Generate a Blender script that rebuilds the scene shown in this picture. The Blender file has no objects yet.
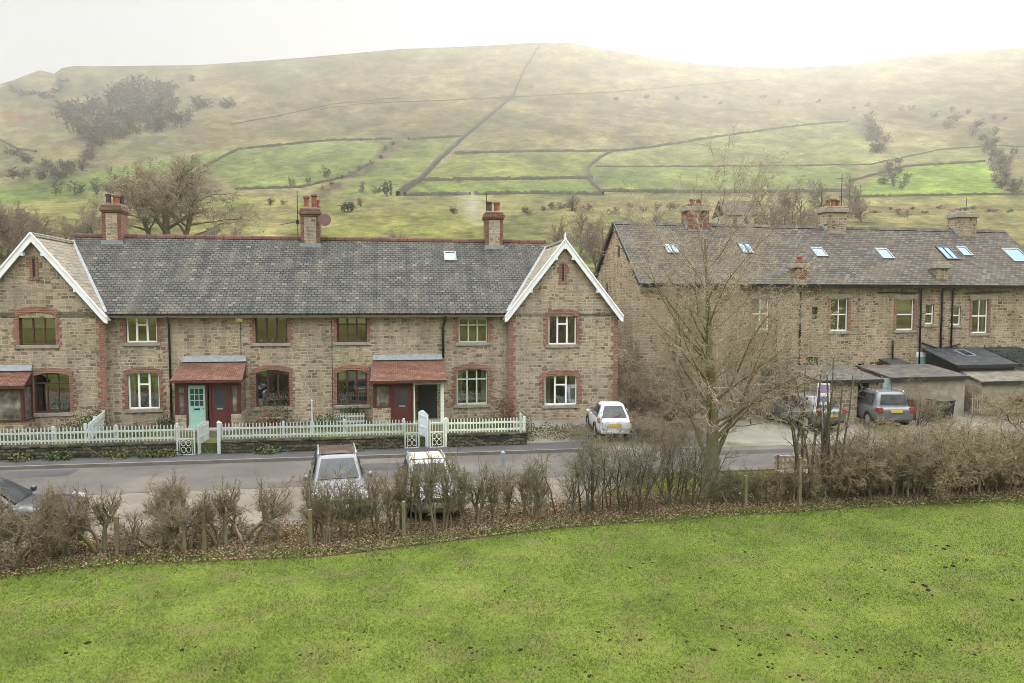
import bpy, math, random
import numpy as np
from mathutils import Vector
R = math.radians
SC = bpy.context.scene
COL = SC.collection
# ------------------------------------------------------------------ camera
FPX, PITCH, CAMZ, HORIZ = 740.0, R(3.5), 5.9, 305.0
cam_d = bpy.data.cameras.new("camera"); cam = bpy.data.objects.new("camera", cam_d); COL.objects.link(cam)
cam.location = (0, 0, CAMZ); cam.rotation_euler = (R(90) - PITCH, 0, 0)
cam_d.sensor_width = 36; cam_d.lens = FPX / 1024 * 36
cam_d.clip_start = 0.1; cam_d.clip_end = 6000
SHIFT = FPX * math.tan(PITCH) - (341.5 - HORIZ)
cam_d.shift_y = SHIFT / 1024
SC.camera = cam
# ------------------------------------------------------------------ sky, sun, exposure
SUN_EL, SUN_AZ = R(23), R(16)             # azimuth measured from +Y towards +X
w = bpy.data.worlds.new("World"); SC.world = w; w.use_nodes = True
nt = w.node_tree; nt.nodes.clear()
def N(t, tree=None, **kw):
    n = (tree or nt).nodes.new(t)
    for k, v in kw.items(): setattr(n, k, v)
    return n
sky = N('ShaderNodeTexSky', sky_type='NISHITA', sun_disc=False, sun_elevation=SUN_EL, sun_rotation=SUN_AZ,
        altitude=200, air_density=1.0, dust_density=1.0, ozone_density=1.0)
tc = N('ShaderNodeTexCoord'); sep = N('ShaderNodeSeparateXYZ'); nt.links.new(tc.outputs['Generated'], sep.inputs[0])
ramp = N('ShaderNodeValToRGB')            # overcast cloud deck: pale at the horizon, brighter overhead
ramp.color_ramp.elements[0].position = 0.0; ramp.color_ramp.elements[0].color = (0.205, 0.204, 0.20, 1)
ramp.color_ramp.elements[1].position = 0.9; ramp.color_ramp.elements[1].color = (2.2, 2.2, 2.2, 1)
e = ramp.color_ramp.elements.new(0.38); e.color = (0.205, 0.206, 0.206, 1)
nt.links.new(sep.outputs['Z'], ramp.inputs[0])
nz = N('ShaderNodeTexNoise'); nz.inputs['Scale'].default_value = 2.2; nz.inputs['Detail'].default_value = 5
nt.links.new(tc.outputs['Generated'], nz.inputs['Vector'])
mr = N('ShaderNodeMapRange'); mr.inputs[1].default_value = 0.3; mr.inputs[2].default_value = 0.7
mr.inputs[3].default_value = 0.96; mr.inputs[4].default_value = 1.04
nt.links.new(nz.outputs[0], mr.inputs[0])
sc_ = N('ShaderNodeVectorMath', operation='SCALE'); sc_.inputs[3].default_value = 22.0
cl = N('ShaderNodeVectorMath', operation='SCALE'); nt.links.new(ramp.outputs[0], cl.inputs[0]); nt.links.new(mr.outputs[0], cl.inputs[3])
nt.links.new(cl.outputs[0], sc_.inputs[0])
mx = N('ShaderNodeMix', data_type='RGBA'); mx.inputs[0].default_value = 0.96
nt.links.new(sky.outputs[0], mx.inputs[6]); nt.links.new(sc_.outputs[0], mx.inputs[7])
bg = N('ShaderNodeBackground'); bg.inputs[1].default_value = 0.1
out = N('ShaderNodeOutputWorld'); nt.links.new(mx.outputs[2], bg.inputs[0]); nt.links.new(bg.outputs[0], out.inputs[0])
sd = bpy.data.lights.new("sun", 'SUN'); sun = bpy.data.objects.new("sun", sd); COL.objects.link(sun)
sd.energy = 1.3; sd.angle = R(12); sd.color = (1.0, 0.93, 0.82)
sv = Vector((math.sin(SUN_AZ) * math.cos(SUN_EL), math.cos(SUN_AZ) * math.cos(SUN_EL), math.sin(SUN_EL)))
sun.rotation_euler = sv.to_track_quat('Z', 'Y').to_euler(); sun.location = (0, 0, 60)
SC.view_settings.view_transform = 'Standard'; SC.view_settings.look = 'None'
SC.view_settings.exposure = 0.44; SC.view_settings.gamma = 1; SC.view_settings.use_curve_mapping = False
SC.render.engine = 'CYCLES'
SC.cycles.max_bounces = 6; SC.cycles.diffuse_bounces = 3; SC.cycles.glossy_bounces = 3; SC.cycles.transparent_max_bounces = 12
SC.cycles.volume_bounces = 1; SC.cycles.caustics_reflective = False; SC.cycles.caustics_refractive = False
SC.cycles.use_denoising = True; SC.cycles.denoising_prefilter = 'NONE'; SC.cycles.pixel_filter_type = 'BLACKMAN_HARRIS'; SC.cycles.filter_width = 0.9
# ------------------------------------------------------------------ ground-survey helpers (camera ray against real planes)
def ray(px, py):
    cx = (px - 512) / FPX; cy = (341.5 + SHIFT - py) / FPX
    f = Vector((0, math.cos(PITCH), -math.sin(PITCH))); u = Vector((0, math.sin(PITCH), math.cos(PITCH)))
    d = f + Vector((1, 0, 0)) * cx + u * cy
    return d / d.y
def at(px, py, z=0.0):
    d = ray(px, py); t = (z - CAMZ) / d.z
    return Vector((d.x * t, t, z))
def atY(px, py, Y):
    d = ray(px, py); return Vector((d.x * Y, Y, CAMZ + d.z * Y))
class Row:
    def __init__(s, px, Y, th):
        s.th = th; s.o = Vector((ray(px, HORIZ).x * Y, Y, 0)); s.e = Vector((math.cos(th), math.sin(th), 0)); s.n = Vector((-math.sin(th), math.cos(th), 0))
    def uz(s, px, py, v=0.0):
        d = ray(px, py); c = Vector((0, 0, CAMZ)); t = ((s.o - c).dot(s.n) + v) / d.dot(s.n)
        p = c + d * t; return (p - s.o).dot(s.e), p.z
    def W(s, u, v, z=0.0): return s.o + s.e * u + s.n * v + Vector((0, 0, z))
# ------------------------------------------------------------------ mesh builder
class MB:
    def __init__(s): s.v = []; s.f = []
    def add(s, vs, fs):
        b = len(s.v); s.v += [tuple(p) for p in vs]; s.f += [tuple(i + b for i in f) for f in fs]; return s
    def box(s, x0, y0, z0, x1, y1, z1):
        if x0 > x1: x0, x1 = x1, x0
        if y0 > y1: y0, y1 = y1, y0
        if z0 > z1: z0, z1 = z1, z0
        return s.add([(x0,y0,z0),(x1,y0,z0),(x1,y1,z0),(x0,y1,z0),(x0,y0,z1),(x1,y0,z1),(x1,y1,z1),(x0,y1,z1)],
              [(0,3,2,1),(4,5,6,7),(0,1,5,4),(1,2,6,5),(2,3,7,6),(3,0,4,7)])
    def prism(s, poly, d0, d1, axis='y'):
        """polygon (a,b) extruded: axis y -> (a,d,b); axis x -> (d,a,b); axis z -> (a,b,d)"""
        m = {'y': lambda a, b, d: (a, d, b), 'x': lambda a, b, d: (d, a, b), 'z': lambda a, b, d: (a, b, d)}[axis]
        n = len(poly)
        vs = [m(a, b, d0) for a, b in poly] + [m(a, b, d1) for a, b in poly]
        fs = [tuple(range(n)), tuple(range(2*n-1, n-1, -1))] + [(i, i+n, (i+1)%n+n, (i+1)%n) for i in range(n)]
        return s.add(vs, fs)
    def bar(s, p, q, w, h, up=(0,0,1)):
        p, q = Vector(p), Vector(q); d = (q-p).normalized(); sd_ = d.cross(Vector(up))
        if sd_.length < 1e-4: sd_ = Vector((1,0,0))
        sd_.normalize(); up = sd_.cross(d); sd_ *= w/2; up *= h/2
        return s.add([p-sd_-up,p+sd_-up,p+sd_+up,p-sd_+up,q-sd_-up,q+sd_-up,q+sd_+up,q-sd_+up],
              [(0,3,2,1),(4,5,6,7),(0,1,5,4),(1,2,6,5),(2,3,7,6),(3,0,4,7)])
    def tube(s, pts, rad, n=8, cap=True):
        pts = [Vector(p) for p in pts]; rad = rad if isinstance(rad, (list, tuple)) else [rad]*len(pts); b = len(s.v)
        for i, p in enumerate(pts):
            d = (pts[min(i+1,len(pts)-1)] - pts[max(i-1,0)]).normalized()
            a = d.cross(Vector((0.13,0.31,0.94))); 
            if a.length < .1: a = d.cross(Vector((1,0,0)))
            a.normalize(); c = d.cross(a)
            for k in range(n):
                t = 2*math.pi*k/n; s.v.append(tuple(p + a*(math.cos(t)*rad[i]) + c*(math.sin(t)*rad[i])))
        for i in range(len(pts)-1):
            for k in range(n): s.f.append((b+i*n+k, b+i*n+(k+1)%n, b+(i+1)*n+(k+1)%n, b+(i+1)*n+k))
        if cap:
            s.f.append(tuple(b+k for k in range(n-1,-1,-1))); s.f.append(tuple(b+(len(pts)-1)*n+k for k in range(n)))
        return s
    def lathe(s, c, prof, n=12):
        return s.tube([(c[0], c[1], c[2]+z) for r, z in prof], [r for r, z in prof], n)
    def build(s, name, mat, parent=None, uvoff=(0, 0), smooth=False, bevel=0):
        me = bpy.data.meshes.new(name); me.from_pydata(s.v, [], s.f); me.update()
        if mat: me.materials.append(mat)
        uv = me.uv_layers.new(name="UVMap"); co = np.empty(len(me.vertices)*3, np.float32); me.vertices.foreach_get('co', co); co = co.reshape(-1,3)
        li = np.empty(len(me.loops), np.int32); me.loops.foreach_get('vertex_index', li)
        nr = np.empty(len(me.polygons)*3, np.float32); me.polygons.foreach_get('normal', nr); nr = nr.reshape(-1,3)
        lt = np.empty(len(me.polygons), np.int32); me.polygons.foreach_get('loop_total', lt)
        n = np.repeat(nr, lt, axis=0); p = co[li]
        t = np.stack([-n[:,1], n[:,0], np.zeros(len(n), np.float32)], 1); l = np.linalg.norm(t, axis=1, keepdims=True); flat = l[:,0] < 0.05
        t = t/np.maximum(l, 1e-6); bb = np.cross(n, t)
        uvs = np.stack([(p*t).sum(1), (p*bb).sum(1)], 1); uvs[flat] = p[flat,:2]; uvs += np.array(uvoff, np.float32)
        uv.data.foreach_set('uv', uvs.astype(np.float32).ravel())
        if smooth: me.polygons.foreach_set('use_smooth', [True]*len(me.polygons))
        o = bpy.data.objects.new(name, me); COL.objects.link(o)
        if parent: o.parent = parent
        if bevel:
            m = o.modifiers.new('bevel', 'BEVEL'); m.width = bevel; m.segments = 2; m.limit_method = 'ANGLE'
        return o
def fastmesh(name, v, f, mat, parent=None, smooth=False):
    """v (N,3) array, f (M,k) array of equal-sized faces"""
    v = np.asarray(v, np.float32); f = np.asarray(f, np.int32); me = bpy.data.meshes.new(name); k = f.shape[1]
    me.vertices.add(len(v)); me.vertices.foreach_set('co', v.ravel()); me.loops.add(f.size); me.loops.foreach_set('vertex_index', f.ravel())
    me.polygons.add(len(f)); me.polygons.foreach_set('loop_start', np.arange(0, f.size, k, dtype=np.int32))
    if smooth: me.polygons.foreach_set('use_smooth', np.ones(len(f), bool))
    me.update(calc_edges=True)
    if mat: me.materials.append(mat)
    o = bpy.data.objects.new(name, me); COL.objects.link(o)
    if parent: o.parent = parent
    return o
def tag(o, label=None, cat=None, group=None, kind=None):
    if label: o['label'] = label
    if cat: o['category'] = cat
    if group: o['group'] = group
    if kind: o['kind'] = kind
    return o
def thing(name, label, cat, loc=(0,0,0), rz=0.0, group=None):
    o = bpy.data.objects.new(name, None); COL.objects.link(o); o.location = loc; o.rotation_euler = (0,0,rz); o.empty_display_size = .3
    return tag(o, label, cat, group)
def dup(root, loc, rz, label=None, group=None, scale=None):
    def cp(o, parent):
        c = o.copy(); COL.objects.link(c)
        if parent: c.parent = parent
        for ch in list(o.children): cp(ch, c)
        return c
    r = cp(root, None); r.location = loc; r.rotation_euler = (0,0,rz)
    if scale: r.scale = scale
    if label: r['label'] = label
    if group: r['group'] = group
    return r
# ------------------------------------------------------------------ materials
class Mat:
    def __init__(s, name, rough=0.85, spec=0.3):
        s.m = bpy.data.materials.new(name); s.m.use_nodes = True; s.t = s.m.node_tree; s.b = s.t.nodes['Principled BSDF']
        s.b.inputs['Roughness'].default_value = rough; s.b.inputs['Specular IOR Level'].default_value = spec; s._tc = None
    def n(s, t, **kw): return N(t, s.t, **kw)
    def l(s, a, b): s.t.links.new(a, b)
    def tc(s, kind='Object'):
        if not s._tc: s._tc = s.n('ShaderNodeTexCoord')
        return s._tc.outputs[kind]
    def noise(s, scale, detail=4, vec=None, rough=.55, stretch=None):
        x = s.n('ShaderNodeTexNoise'); x.inputs['Scale'].default_value = scale; x.inputs['Detail'].default_value = detail; x.inputs['Roughness'].default_value = rough
        v = vec if vec is not None else s.tc()
        if stretch:
            mp = s.n('ShaderNodeMapping'); mp.inputs['Scale'].default_value = stretch; s.l(v, mp.inputs[0]); v = mp.outputs[0]
        s.l(v, x.inputs['Vector']); return x.outputs['Fac']
    def ramp(s, fac, stops):
        r = s.n('ShaderNodeValToRGB'); cr = r.color_ramp
        while len(cr.elements) < len(stops): cr.elements.new(.5)
        for el, (p, c) in zip(cr.elements, stops): el.position = p; el.color = (*c, 1) if len(c) == 3 else c
        s.l(fac, r.inputs[0]); return r.outputs[0]
    def mix(s, fac, a, b, mode='MIX'):
        m = s.n('ShaderNodeMix', data_type='RGBA', blend_type=mode)
        for i, x in ((0, fac), (6, a), (7, b)):
            if isinstance(x, (int, float)): m.inputs[i].default_value = x
            elif isinstance(x, tuple): m.inputs[i].default_value = (*x, 1)
            else: s.l(x, m.inputs[i])
        return m.outputs[2]
    def col(s, c):
        if isinstance(c, tuple): s.b.inputs['Base Color'].default_value = (*c, 1)
        else: s.l(c, s.b.inputs['Base Color'])
        return s
    def bump(s, h, strength=.4, dist=.02):
        b = s.n('ShaderNodeBump'); b.inputs['Strength'].default_value = strength; b.inputs['Distance'].default_value = dist
        s.l(h, b.inputs['Height']); s.l(b.outputs[0], s.b.inputs['Normal']); return s
def plain(name, c, rough=.6, spec=.4, var=.12, scale=6, metal=0):
    m = Mat(name, rough, spec); f = m.noise(scale, 4)
    m.col(m.ramp(f, [(.3, tuple(x*(1-var) for x in c)), (.7, tuple(min(1, x*(1+var)) for x in c))])); m.b.inputs['Metallic'].default_value = metal
    return m.m
def brickmat(name, stops, mortar, bw, rh, ms, distort=.0, dscale=2., rough=.9, bump=.5, dist=.02, offset=.5, squash=1., sqf=2, stain=None, stainscale=.35, spec=.25, stainamt=.6, second=None, streak=0):
    m = Mat(name, rough, spec); uv = m.tc('UV'); v = uv
    if distort:
        nn = m.n('ShaderNodeTexNoise'); nn.inputs['Scale'].default_value = dscale; nn.inputs['Detail'].default_value = 2; m.l(uv, nn.inputs['Vector'])
        sb = m.n('ShaderNodeVectorMath', operation='SUBTRACT'); m.l(nn.outputs['Color'], sb.inputs[0]); sb.inputs[1].default_value = (.5,.5,.5)
        sl = m.n('ShaderNodeVectorMath', operation='SCALE'); m.l(sb.outputs[0], sl.inputs[0]); sl.inputs[3].default_value = distort
        ad = m.n('ShaderNodeVectorMath', operation='ADD'); m.l(uv, ad.inputs[0]); m.l(sl.outputs[0], ad.inputs[1]); v = ad.outputs[0]
    b = m.n('ShaderNodeTexBrick', offset=offset, squash=squash, squash_frequency=sqf); m.l(v, b.inputs['Vector'])
    for k, val in (('Scale', 1.), ('Mortar Size', ms), ('Mortar Smooth', .2), ('Bias', 0.), ('Brick Width', bw), ('Row Height', rh)): b.inputs[k].default_value = val
    b.inputs['Color1'].default_value = (0,0,0,1); b.inputs['Color2'].default_value = (1,1,1,1); b.inputs['Mortar'].default_value = (.5,.5,.5,1)
    bc, bf = b.outputs['Color'], b.outputs['Fac']
    if second:                                # a second gang of masons: patches laid in other course heights
        b2 = m.n('ShaderNodeTexBrick', offset=.37, squash=1.4, squash_frequency=2); m.l(v, b2.inputs['Vector'])
        for k, val in (('Scale', 1.), ('Mortar Size', ms), ('Mortar Smooth', .2), ('Bias', 0.), ('Brick Width', second[0]), ('Row Height', second[1])): b2.inputs[k].default_value = val
        b2.inputs['Color1'].default_value = (0,0,0,1); b2.inputs['Color2'].default_value = (1,1,1,1); b2.inputs['Mortar'].default_value = (.5,.5,.5,1)
        msk = m.ramp(m.noise(.75, 2, uv), [(.495,(0,0,0)),(.505,(1,1,1))]); bc = m.mix(msk, bc, b2.outputs['Color']); bf = m.mix(msk, bf, b2.outputs['Fac'])
    c = m.ramp(bc, stops)
    fine = m.noise(28, 5, uv); c = m.mix(.35, c, m.ramp(fine, [(.3,(.35,.35,.35)),(.7,(.85,.85,.85))]), 'OVERLAY')
    c = m.mix(bf, c, mortar)
    if stain:
        st = m.noise(stainscale, 6, uv, .65); sm = m.ramp(st, [(.42,(0,0,0)),(.72,(stainamt,)*3)]); c = m.mix(sm, c, stain)
    if streak:                             # rain streaks and old repairs running down the slope
        st2 = m.noise(1., 5, uv, .6, stretch=(2.6,.16,1)); c = m.mix(m.ramp(st2, [(.38,(streak,)*3),(.55,(0,0,0))]), c, (.028,.031,.036)); st3 = m.noise(1., 4, uv, .6, stretch=(1.7,.10,1)); c = m.mix(m.ramp(st3, [(.6,(0,0,0)),(.75,(streak*.8,)*3)]), c, (.16,.155,.135))
    m.col(c)
    h = m.n('ShaderNodeMath', operation='SUBTRACT'); m.l(bc, h.inputs[0]); mm = m.n('ShaderNodeMath', operation='MULTIPLY'); m.l(bf, mm.inputs[0]); mm.inputs[1].default_value = 1.4; m.l(mm.outputs[0], h.inputs[1])
    a2 = m.n('ShaderNodeMath', operation='ADD'); m.l(h.outputs[0], a2.inputs[0]); m.l(fine, a2.inputs[1])
    m.bump(a2.outputs[0], bump, dist); return m.m
M = {}
M['stone'] = brickmat('coursed_gritstone', [(0,(0.154,0.122,0.088)),(.2,(0.278,0.225,0.153)),(.42,(0.390,0.317,0.218)),(.62,(0.319,0.273,0.209)),(.84,(0.453,0.375,0.264)),(1,(0.206,0.165,0.129))], (0.483,0.420,0.324), .30, .14, .020, .12, 2.1, squash=.7, sqf=3, stain=(0.144,0.122,0.083), bump=1., dist=.03, stainamt=.5, streak=.22, second=(.25,.17))
M['stone_grey'] = brickmat('weathered_rubble_stone', [(0,(0.103,0.076,0.051)),(.15,(0.227,0.170,0.111)),(.45,(0.350,0.273,0.185)),(.7,(0.293,0.239,0.175)),(.88,(0.432,0.346,0.236)),(1,(0.165,0.127,0.093))], (0.473,0.400,0.292), .30, .125, .020, .16, 2.3, squash=.6, sqf=3, stain=(0.124,0.098,0.065), bump=1., dist=.03, stainamt=.6, streak=.22, second=(.24,.165))
M['stone_dark'] = brickmat('mossy_dark_stone', [(0,(0.021,0.020,0.015)),(.4,(0.063,0.058,0.042)),(.7,(0.091,0.086,0.059)),(1,(0.119,0.108,0.077))], (0.035,0.032,0.025), .33, .13, .02, .16, 2.4, stain=(0.035,0.050,0.014), stainscale=1.2, bump=.9, dist=.04)
M['brick'] = brickmat('red_brick', [(0,(.15,.06,.042)),(.5,(.235,.088,.06)),(.8,(.29,.12,.085)),(1,(.13,.062,.05))], (.28,.22,.18), .225, .075, .011, .01, 3, bump=.5, dist=.012, stain=(.13,.09,.07), stainscale=1.3)
M['brick_stack'] = brickmat('sooty_brick', [(0,(0.101,0.043,0.028)),(.5,(0.187,0.066,0.040)),(1,(0.230,0.101,0.064))], (0.173,0.148,0.120), .225, .075, .01, .01, 3, bump=.4, dist=.01, stain=(0.065,0.055,0.044), stainscale=1.5)
M['slate'] = brickmat('blue_grey_slate', [(0,(0.060,0.060,0.056)),(.3,(0.075,0.076,0.072)),(.6,(0.088,0.088,0.082)),(.9,(0.105,0.103,0.095)),(.96,(0.163,0.156,0.137)),(1,(0.065,0.066,0.064))], (0.019,0.019,0.019), .26, .165, .022, .03, 3, rough=.8, bump=1., dist=.03, stain=(0.163,0.150,0.112), stainscale=1.1, spec=.15, stainamt=.55, streak=.45)
M['slate_gable'] = brickmat('pale_gable_slate', [(0,(.14,.125,.095)),(.4,(.21,.185,.14)),(.75,(.26,.23,.18)),(1,(.17,.155,.125))], (.07,.06,.05), .30, .19, .012, .03, 3, rough=.75, bump=.7, dist=.02, stain=(.25,.22,.14), stainscale=.9)  # paler slate tone used on the slopes of the gabled houses
M['slate_stone'] = brickmat('grey_stone_slate', [(0,(0.057,0.051,0.046)),(.35,(0.086,0.078,0.069)),(.7,(0.110,0.100,0.086)),(1,(0.138,0.124,0.103))], (0.033,0.029,0.025), .32, .19, .018, .06, 2.5, rough=.85, bump=1., dist=.03, stain=(0.094,0.076,0.047), stainscale=.6, spec=.2, stainamt=.7)
M['clay_tile'] = brickmat('clay_plain_tile', [(0,(.12,.055,.038)),(.5,(.175,.078,.052)),(.85,(.22,.105,.072)),(1,(.10,.055,.045))], (.05,.026,.02), .17, .10, .012, .01, 3, bump=.9, dist=.02, stain=(.11,.085,.06), stainscale=1.6)
M['ridge'] = brickmat('clay_ridge_tile', [(0,(0.094,0.047,0.036)),(.5,(0.133,0.060,0.045)),(1,(0.078,0.047,0.041))], (0.047,0.034,0.032), .45, 3., .02, 0, 2)
M['dark_slate'] = brickmat('dark_slate_outhouse', [(0,(.022,.024,.028)),(.5,(.035,.038,.043)),(1,(.05,.052,.056))], (.012,.012,.014), .3, .2, .01, .02, 3, rough=.6, bump=.5)
M['felt'] = plain('mineral_felt', (.13,.12,.095), .95, .1, .35, 3)
M['felt_dark'] = plain('dark_roof_sheet', (.085,.078,.068), .95, .1, .4, 2.5)
M['lead'] = plain('lead_sheet', (.215,.24,.26), .55, .4, .2, 5)
M['white'] = plain('white_gloss_paint', (.78,.79,.79), .45, .4, .06, 4)
M['upvc'] = plain('white_plastic_frame', (.80,.81,.80), .4, .45, .04, 4)
M['barge'] = plain('white_bargeboard_paint', (.80,.83,.86), .5, .4, .08, 3)
M['sage'] = plain('sage_green_paint', (.42,.52,.40), .5, .4, .08, 5)
M['mint'] = plain('mint_fence_paint', (.42,.47,.44), .55, .35, .14, 7)
M['cream_green'] = plain('pale_cream_green_paint', (.62,.70,.58), .55, .35, .12, 6)
M['teal'] = plain('turquoise_door_paint', (.26,.46,.40), .4, .45, .05, 5)
M['brown'] = plain('dark_brown_woodstain', (.075,.03,.022), .5, .4, .25, 8)
M['maroon'] = plain('maroon_door_stain', (.085,.025,.022), .45, .4, .2, 8)
M['black'] = plain('black_iron', (.018,.018,.02), .45, .5, .2, 8)
M['grey_metal'] = plain('galvanised_steel', (.38,.40,.41), .4, .5, .15, 6, .6)
M['sill'] = plain('grey_stone_sill', (.26,.245,.21), .9, .2, .25, 5)
M['pot'] = plain('terracotta_pot', (.22,.09,.06), .8, .2, .3, 6)
M['pot_dark'] = plain('sooty_pot', (.08,.055,.05), .85, .2, .4, 6)
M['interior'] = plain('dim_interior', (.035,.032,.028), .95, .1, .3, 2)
M['curtain'] = plain('pale_curtain', (.55,.52,.45), .9, .1, .1, 9)
M['curtain_tan'] = plain('tan_curtain', (.30,.21,.11), .9, .1, .15, 9)
M['blind'] = plain('pale_blind', (.50,.62,.58), .8, .1, .05, 5)
M['yellow'] = plain('yellow_alarm_box', (.75,.50,.04), .5, .4, .05, 5)
M['timber'] = plain('weathered_timber', (.17,.145,.105), .9, .15, .3, 7)
M['pale_timber'] = plain('pale_timber', (.36,.31,.21), .9, .15, .25, 7)
M['render'] = plain('pale_render', (.33,.30,.24), .9, .15, .14, 2.5)
M['gutter'] = plain('weathered_gutter', (.17,.145,.11), .7, .3, .2, 6)
M['limewash'] = plain('stained_limewash', (.27,.25,.20), .95, .1, .28, 2.2)
def glassmat(name, tint=(.75,.8,.75), refl=.5, gcol=(.9,.93,.9,1)):
    m = Mat(name, .03, .5); t = m.t
    tr = m.n('ShaderNodeBsdfTransparent'); tr.inputs[0].default_value = (*tint, 1)
    gl = m.n('ShaderNodeBsdfGlossy'); gl.inputs['Roughness'].default_value = .02; gl.inputs[0].default_value = gcol
    fr = m.n('ShaderNodeFresnel'); fr.inputs[0].default_value = 1.5
    mr_ = m.n('ShaderNodeMapRange'); m.l(fr.outputs[0], mr_.inputs[0]); mr_.inputs[1].default_value = .04; mr_.inputs[2].default_value = 1; mr_.inputs[3].default_value = refl; mr_.inputs[4].default_value = 1
    mm = m.n('ShaderNodeMixShader'); m.l(mr_.outputs[0], mm.inputs[0]); m.l(tr.outputs[0], mm.inputs[1]); m.l(gl.outputs[0], mm.inputs[2])
    # wavy old panes
    b = m.n('ShaderNodeBump'); b.inputs['Strength'].default_value = .09; b.inputs['Distance'].default_value = .02; m.l(m.noise(1.6, 1), b.inputs['Height']); m.l(b.outputs[0], gl.inputs['Normal'])
    m.l(mm.outputs[0], t.nodes['Material Output'].inputs[0]); return m.m
M['glass'] = glassmat('window_glass', refl=.22)
M['skyglass'] = glassmat('roof_window_glass', (.35,.5,.6), refl=.36, gcol=(.42,.62,.80,1))
M['carglass'] = glassmat('car_glass', (.25,.28,.28), .18)
def bark(name, a, b, moss=None, scale=6):
    m = Mat(name, .95, .1); f = m.noise(scale, 5, stretch=(1,1,.35)); c = m.ramp(f, [(.3,a),(.7,b)])
    if moss: c = m.mix(m.ramp(m.noise(1.3, 3), [(.38,(0,0,0)),(.62,(.85,)*3)]), c, moss)
    m.col(c); m.bump(f, .6, .02); return m.m
M['bark_moss'] = bark('mossy_bark', (.12,.105,.07), (.23,.205,.145), (.145,.145,.055))
M['bark'] = bark('grey_bark', (.075,.062,.048), (.15,.13,.10), (.09,.09,.04))
M['twig_pale'] = bark('pale_twig', (.26,.21,.145), (.41,.34,.25))
M['twig_oak'] = bark('pale_olive_twig', (.20,.17,.11), (.33,.29,.20))
M['twig_far'] = bark('far_brown_twig', (.17,.135,.10), (.26,.21,.16))
M['twig_brown'] = bark('brown_twig', (.14,.115,.078), (.255,.21,.145))
M['twig_grey'] = bark('grey_twig', (.13,.113,.08), (.235,.205,.145))
M['twig_olive'] = bark('olive_twig', (.125,.105,.062), (.225,.19,.118))
M['twig_straw'] = bark('straw_twig', (.175,.14,.082), (.315,.255,.155))
# ------------------------------------------------------------------ terrain
rs = np.random.RandomState(7)
def vnoise(x, y, seed=0):
    g = np.random.RandomState(seed).rand(64, 64)
    xi = np.floor(x).astype(int); yi = np.floor(y).astype(int); fx = x-xi; fy = y-yi; fx = fx*fx*(3-2*fx); fy = fy*fy*(3-2*fy)
    a = g[xi%64, yi%64]; b = g[(xi+1)%64, yi%64]; c = g[xi%64, (yi+1)%64]; d = g[(xi+1)%64, (yi+1)%64]
    return (a*(1-fx)+b*fx)*(1-fy) + (c*(1-fx)+d*fx)*fy
def fbm(x, y, o=4, seed=0):
    s = 0; a = .5; t = 0
    for i in range(o): s = s + a*vnoise(x*2**i, y*2**i, seed+i); t += a; a *= .5
    return s/t
PROF_Y = np.array([58, 75, 95, 125, 170, 230, 330, 400, 500, 600, 800, 980, 1180], float)
PROF_P = np.array([365, 325, 278, 246, 223, 208, 191, 172, 148, 127, 98, 72, 43], float)
SKX = np.array([-500, -150, 0, 14, 26, 40, 54, 62, 74, 120, 200, 300, 400, 480, 530, 570, 620, 680, 720, 790, 850, 900, 960, 1024, 1150, 1500], float)
SKY_ = np.array([110, 96, 84, 80, 75, 70, 74, 68, 66, 66, 65, 58, 49, 46, 43, 43, 52, 62, 66, 68, 65, 58, 52, 47, 50, 80], float)
def terr_py(px, Y):
    """elevation of the hillside, as the height in the survey photograph, for a bearing px and depth Y"""
    sk = np.interp(px, SKX, SKY_); st = 1 + .25*np.clip((px-760)/200, 0, 1)
    Ye = np.where(Y > 400, 400 + (Y-400)/st, Y)
    p = np.interp(Ye, PROF_Y, PROF_P)
    p = np.where(p < 200, 200 - (200-p)*(200-sk)/(200-43.), p)
    amp = np.clip((Ye-90)/100, 0, 1)*np.clip((1150-Ye)/250, 0, 1)
    p = p + amp*((fbm(px/70+9, np.log(Y)*5, 4, 3)-.5)*9 + (fbm(px/22+3, np.log(Y)*13, 3, 13)-.5)*3.2)
    return p
cp, sp = math.cos(PITCH), math.sin(PITCH)
def terr_xyz(px, Y):
    p = terr_py(px, Y); cx = (px-512)/FPX; cy = (341.5+SHIFT-p)/FPX
    dy = cp + cy*sp; dz = -sp + cy*cp
    return np.stack([cx/dy*Y, Y + 0*px, CAMZ + dz/dy*Y], -1)
def terr_at(px, py):
    """point of the hillside seen on bearing px at survey height py"""
    Ys = np.geomspace(100, 1450, 700); p = terr_py(np.full_like(Ys, px), Ys); i = np.argmax(p <= py) if (p <= py).any() else np.argmin(p)
    return Vector(terr_xyz(np.array([px], float), np.array([Ys[i]]))[0]), Ys[i]
def terr_ground(px, Y): return Vector(terr_xyz(np.array([px], float), np.array([Y], float))[0])
pxs = np.arange(-420, 1445, 2.0); Ysr = np.concatenate([np.geomspace(58, 1180*1.25, 430), [1560, 1750, 2050]])
PX, YY = np.meshgrid(pxs, Ysr); XYZ = terr_xyz(PX, np.minimum(YY, 1180*1.25)); PY = terr_py(PX, np.minimum(YY, 1475))
ext = YY/np.minimum(YY, 1475); XYZ[..., 0] *= ext; XYZ[..., 1] = YY; XYZ[..., 2] -= np.clip(YY-1475, 0, None)*.35
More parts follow.
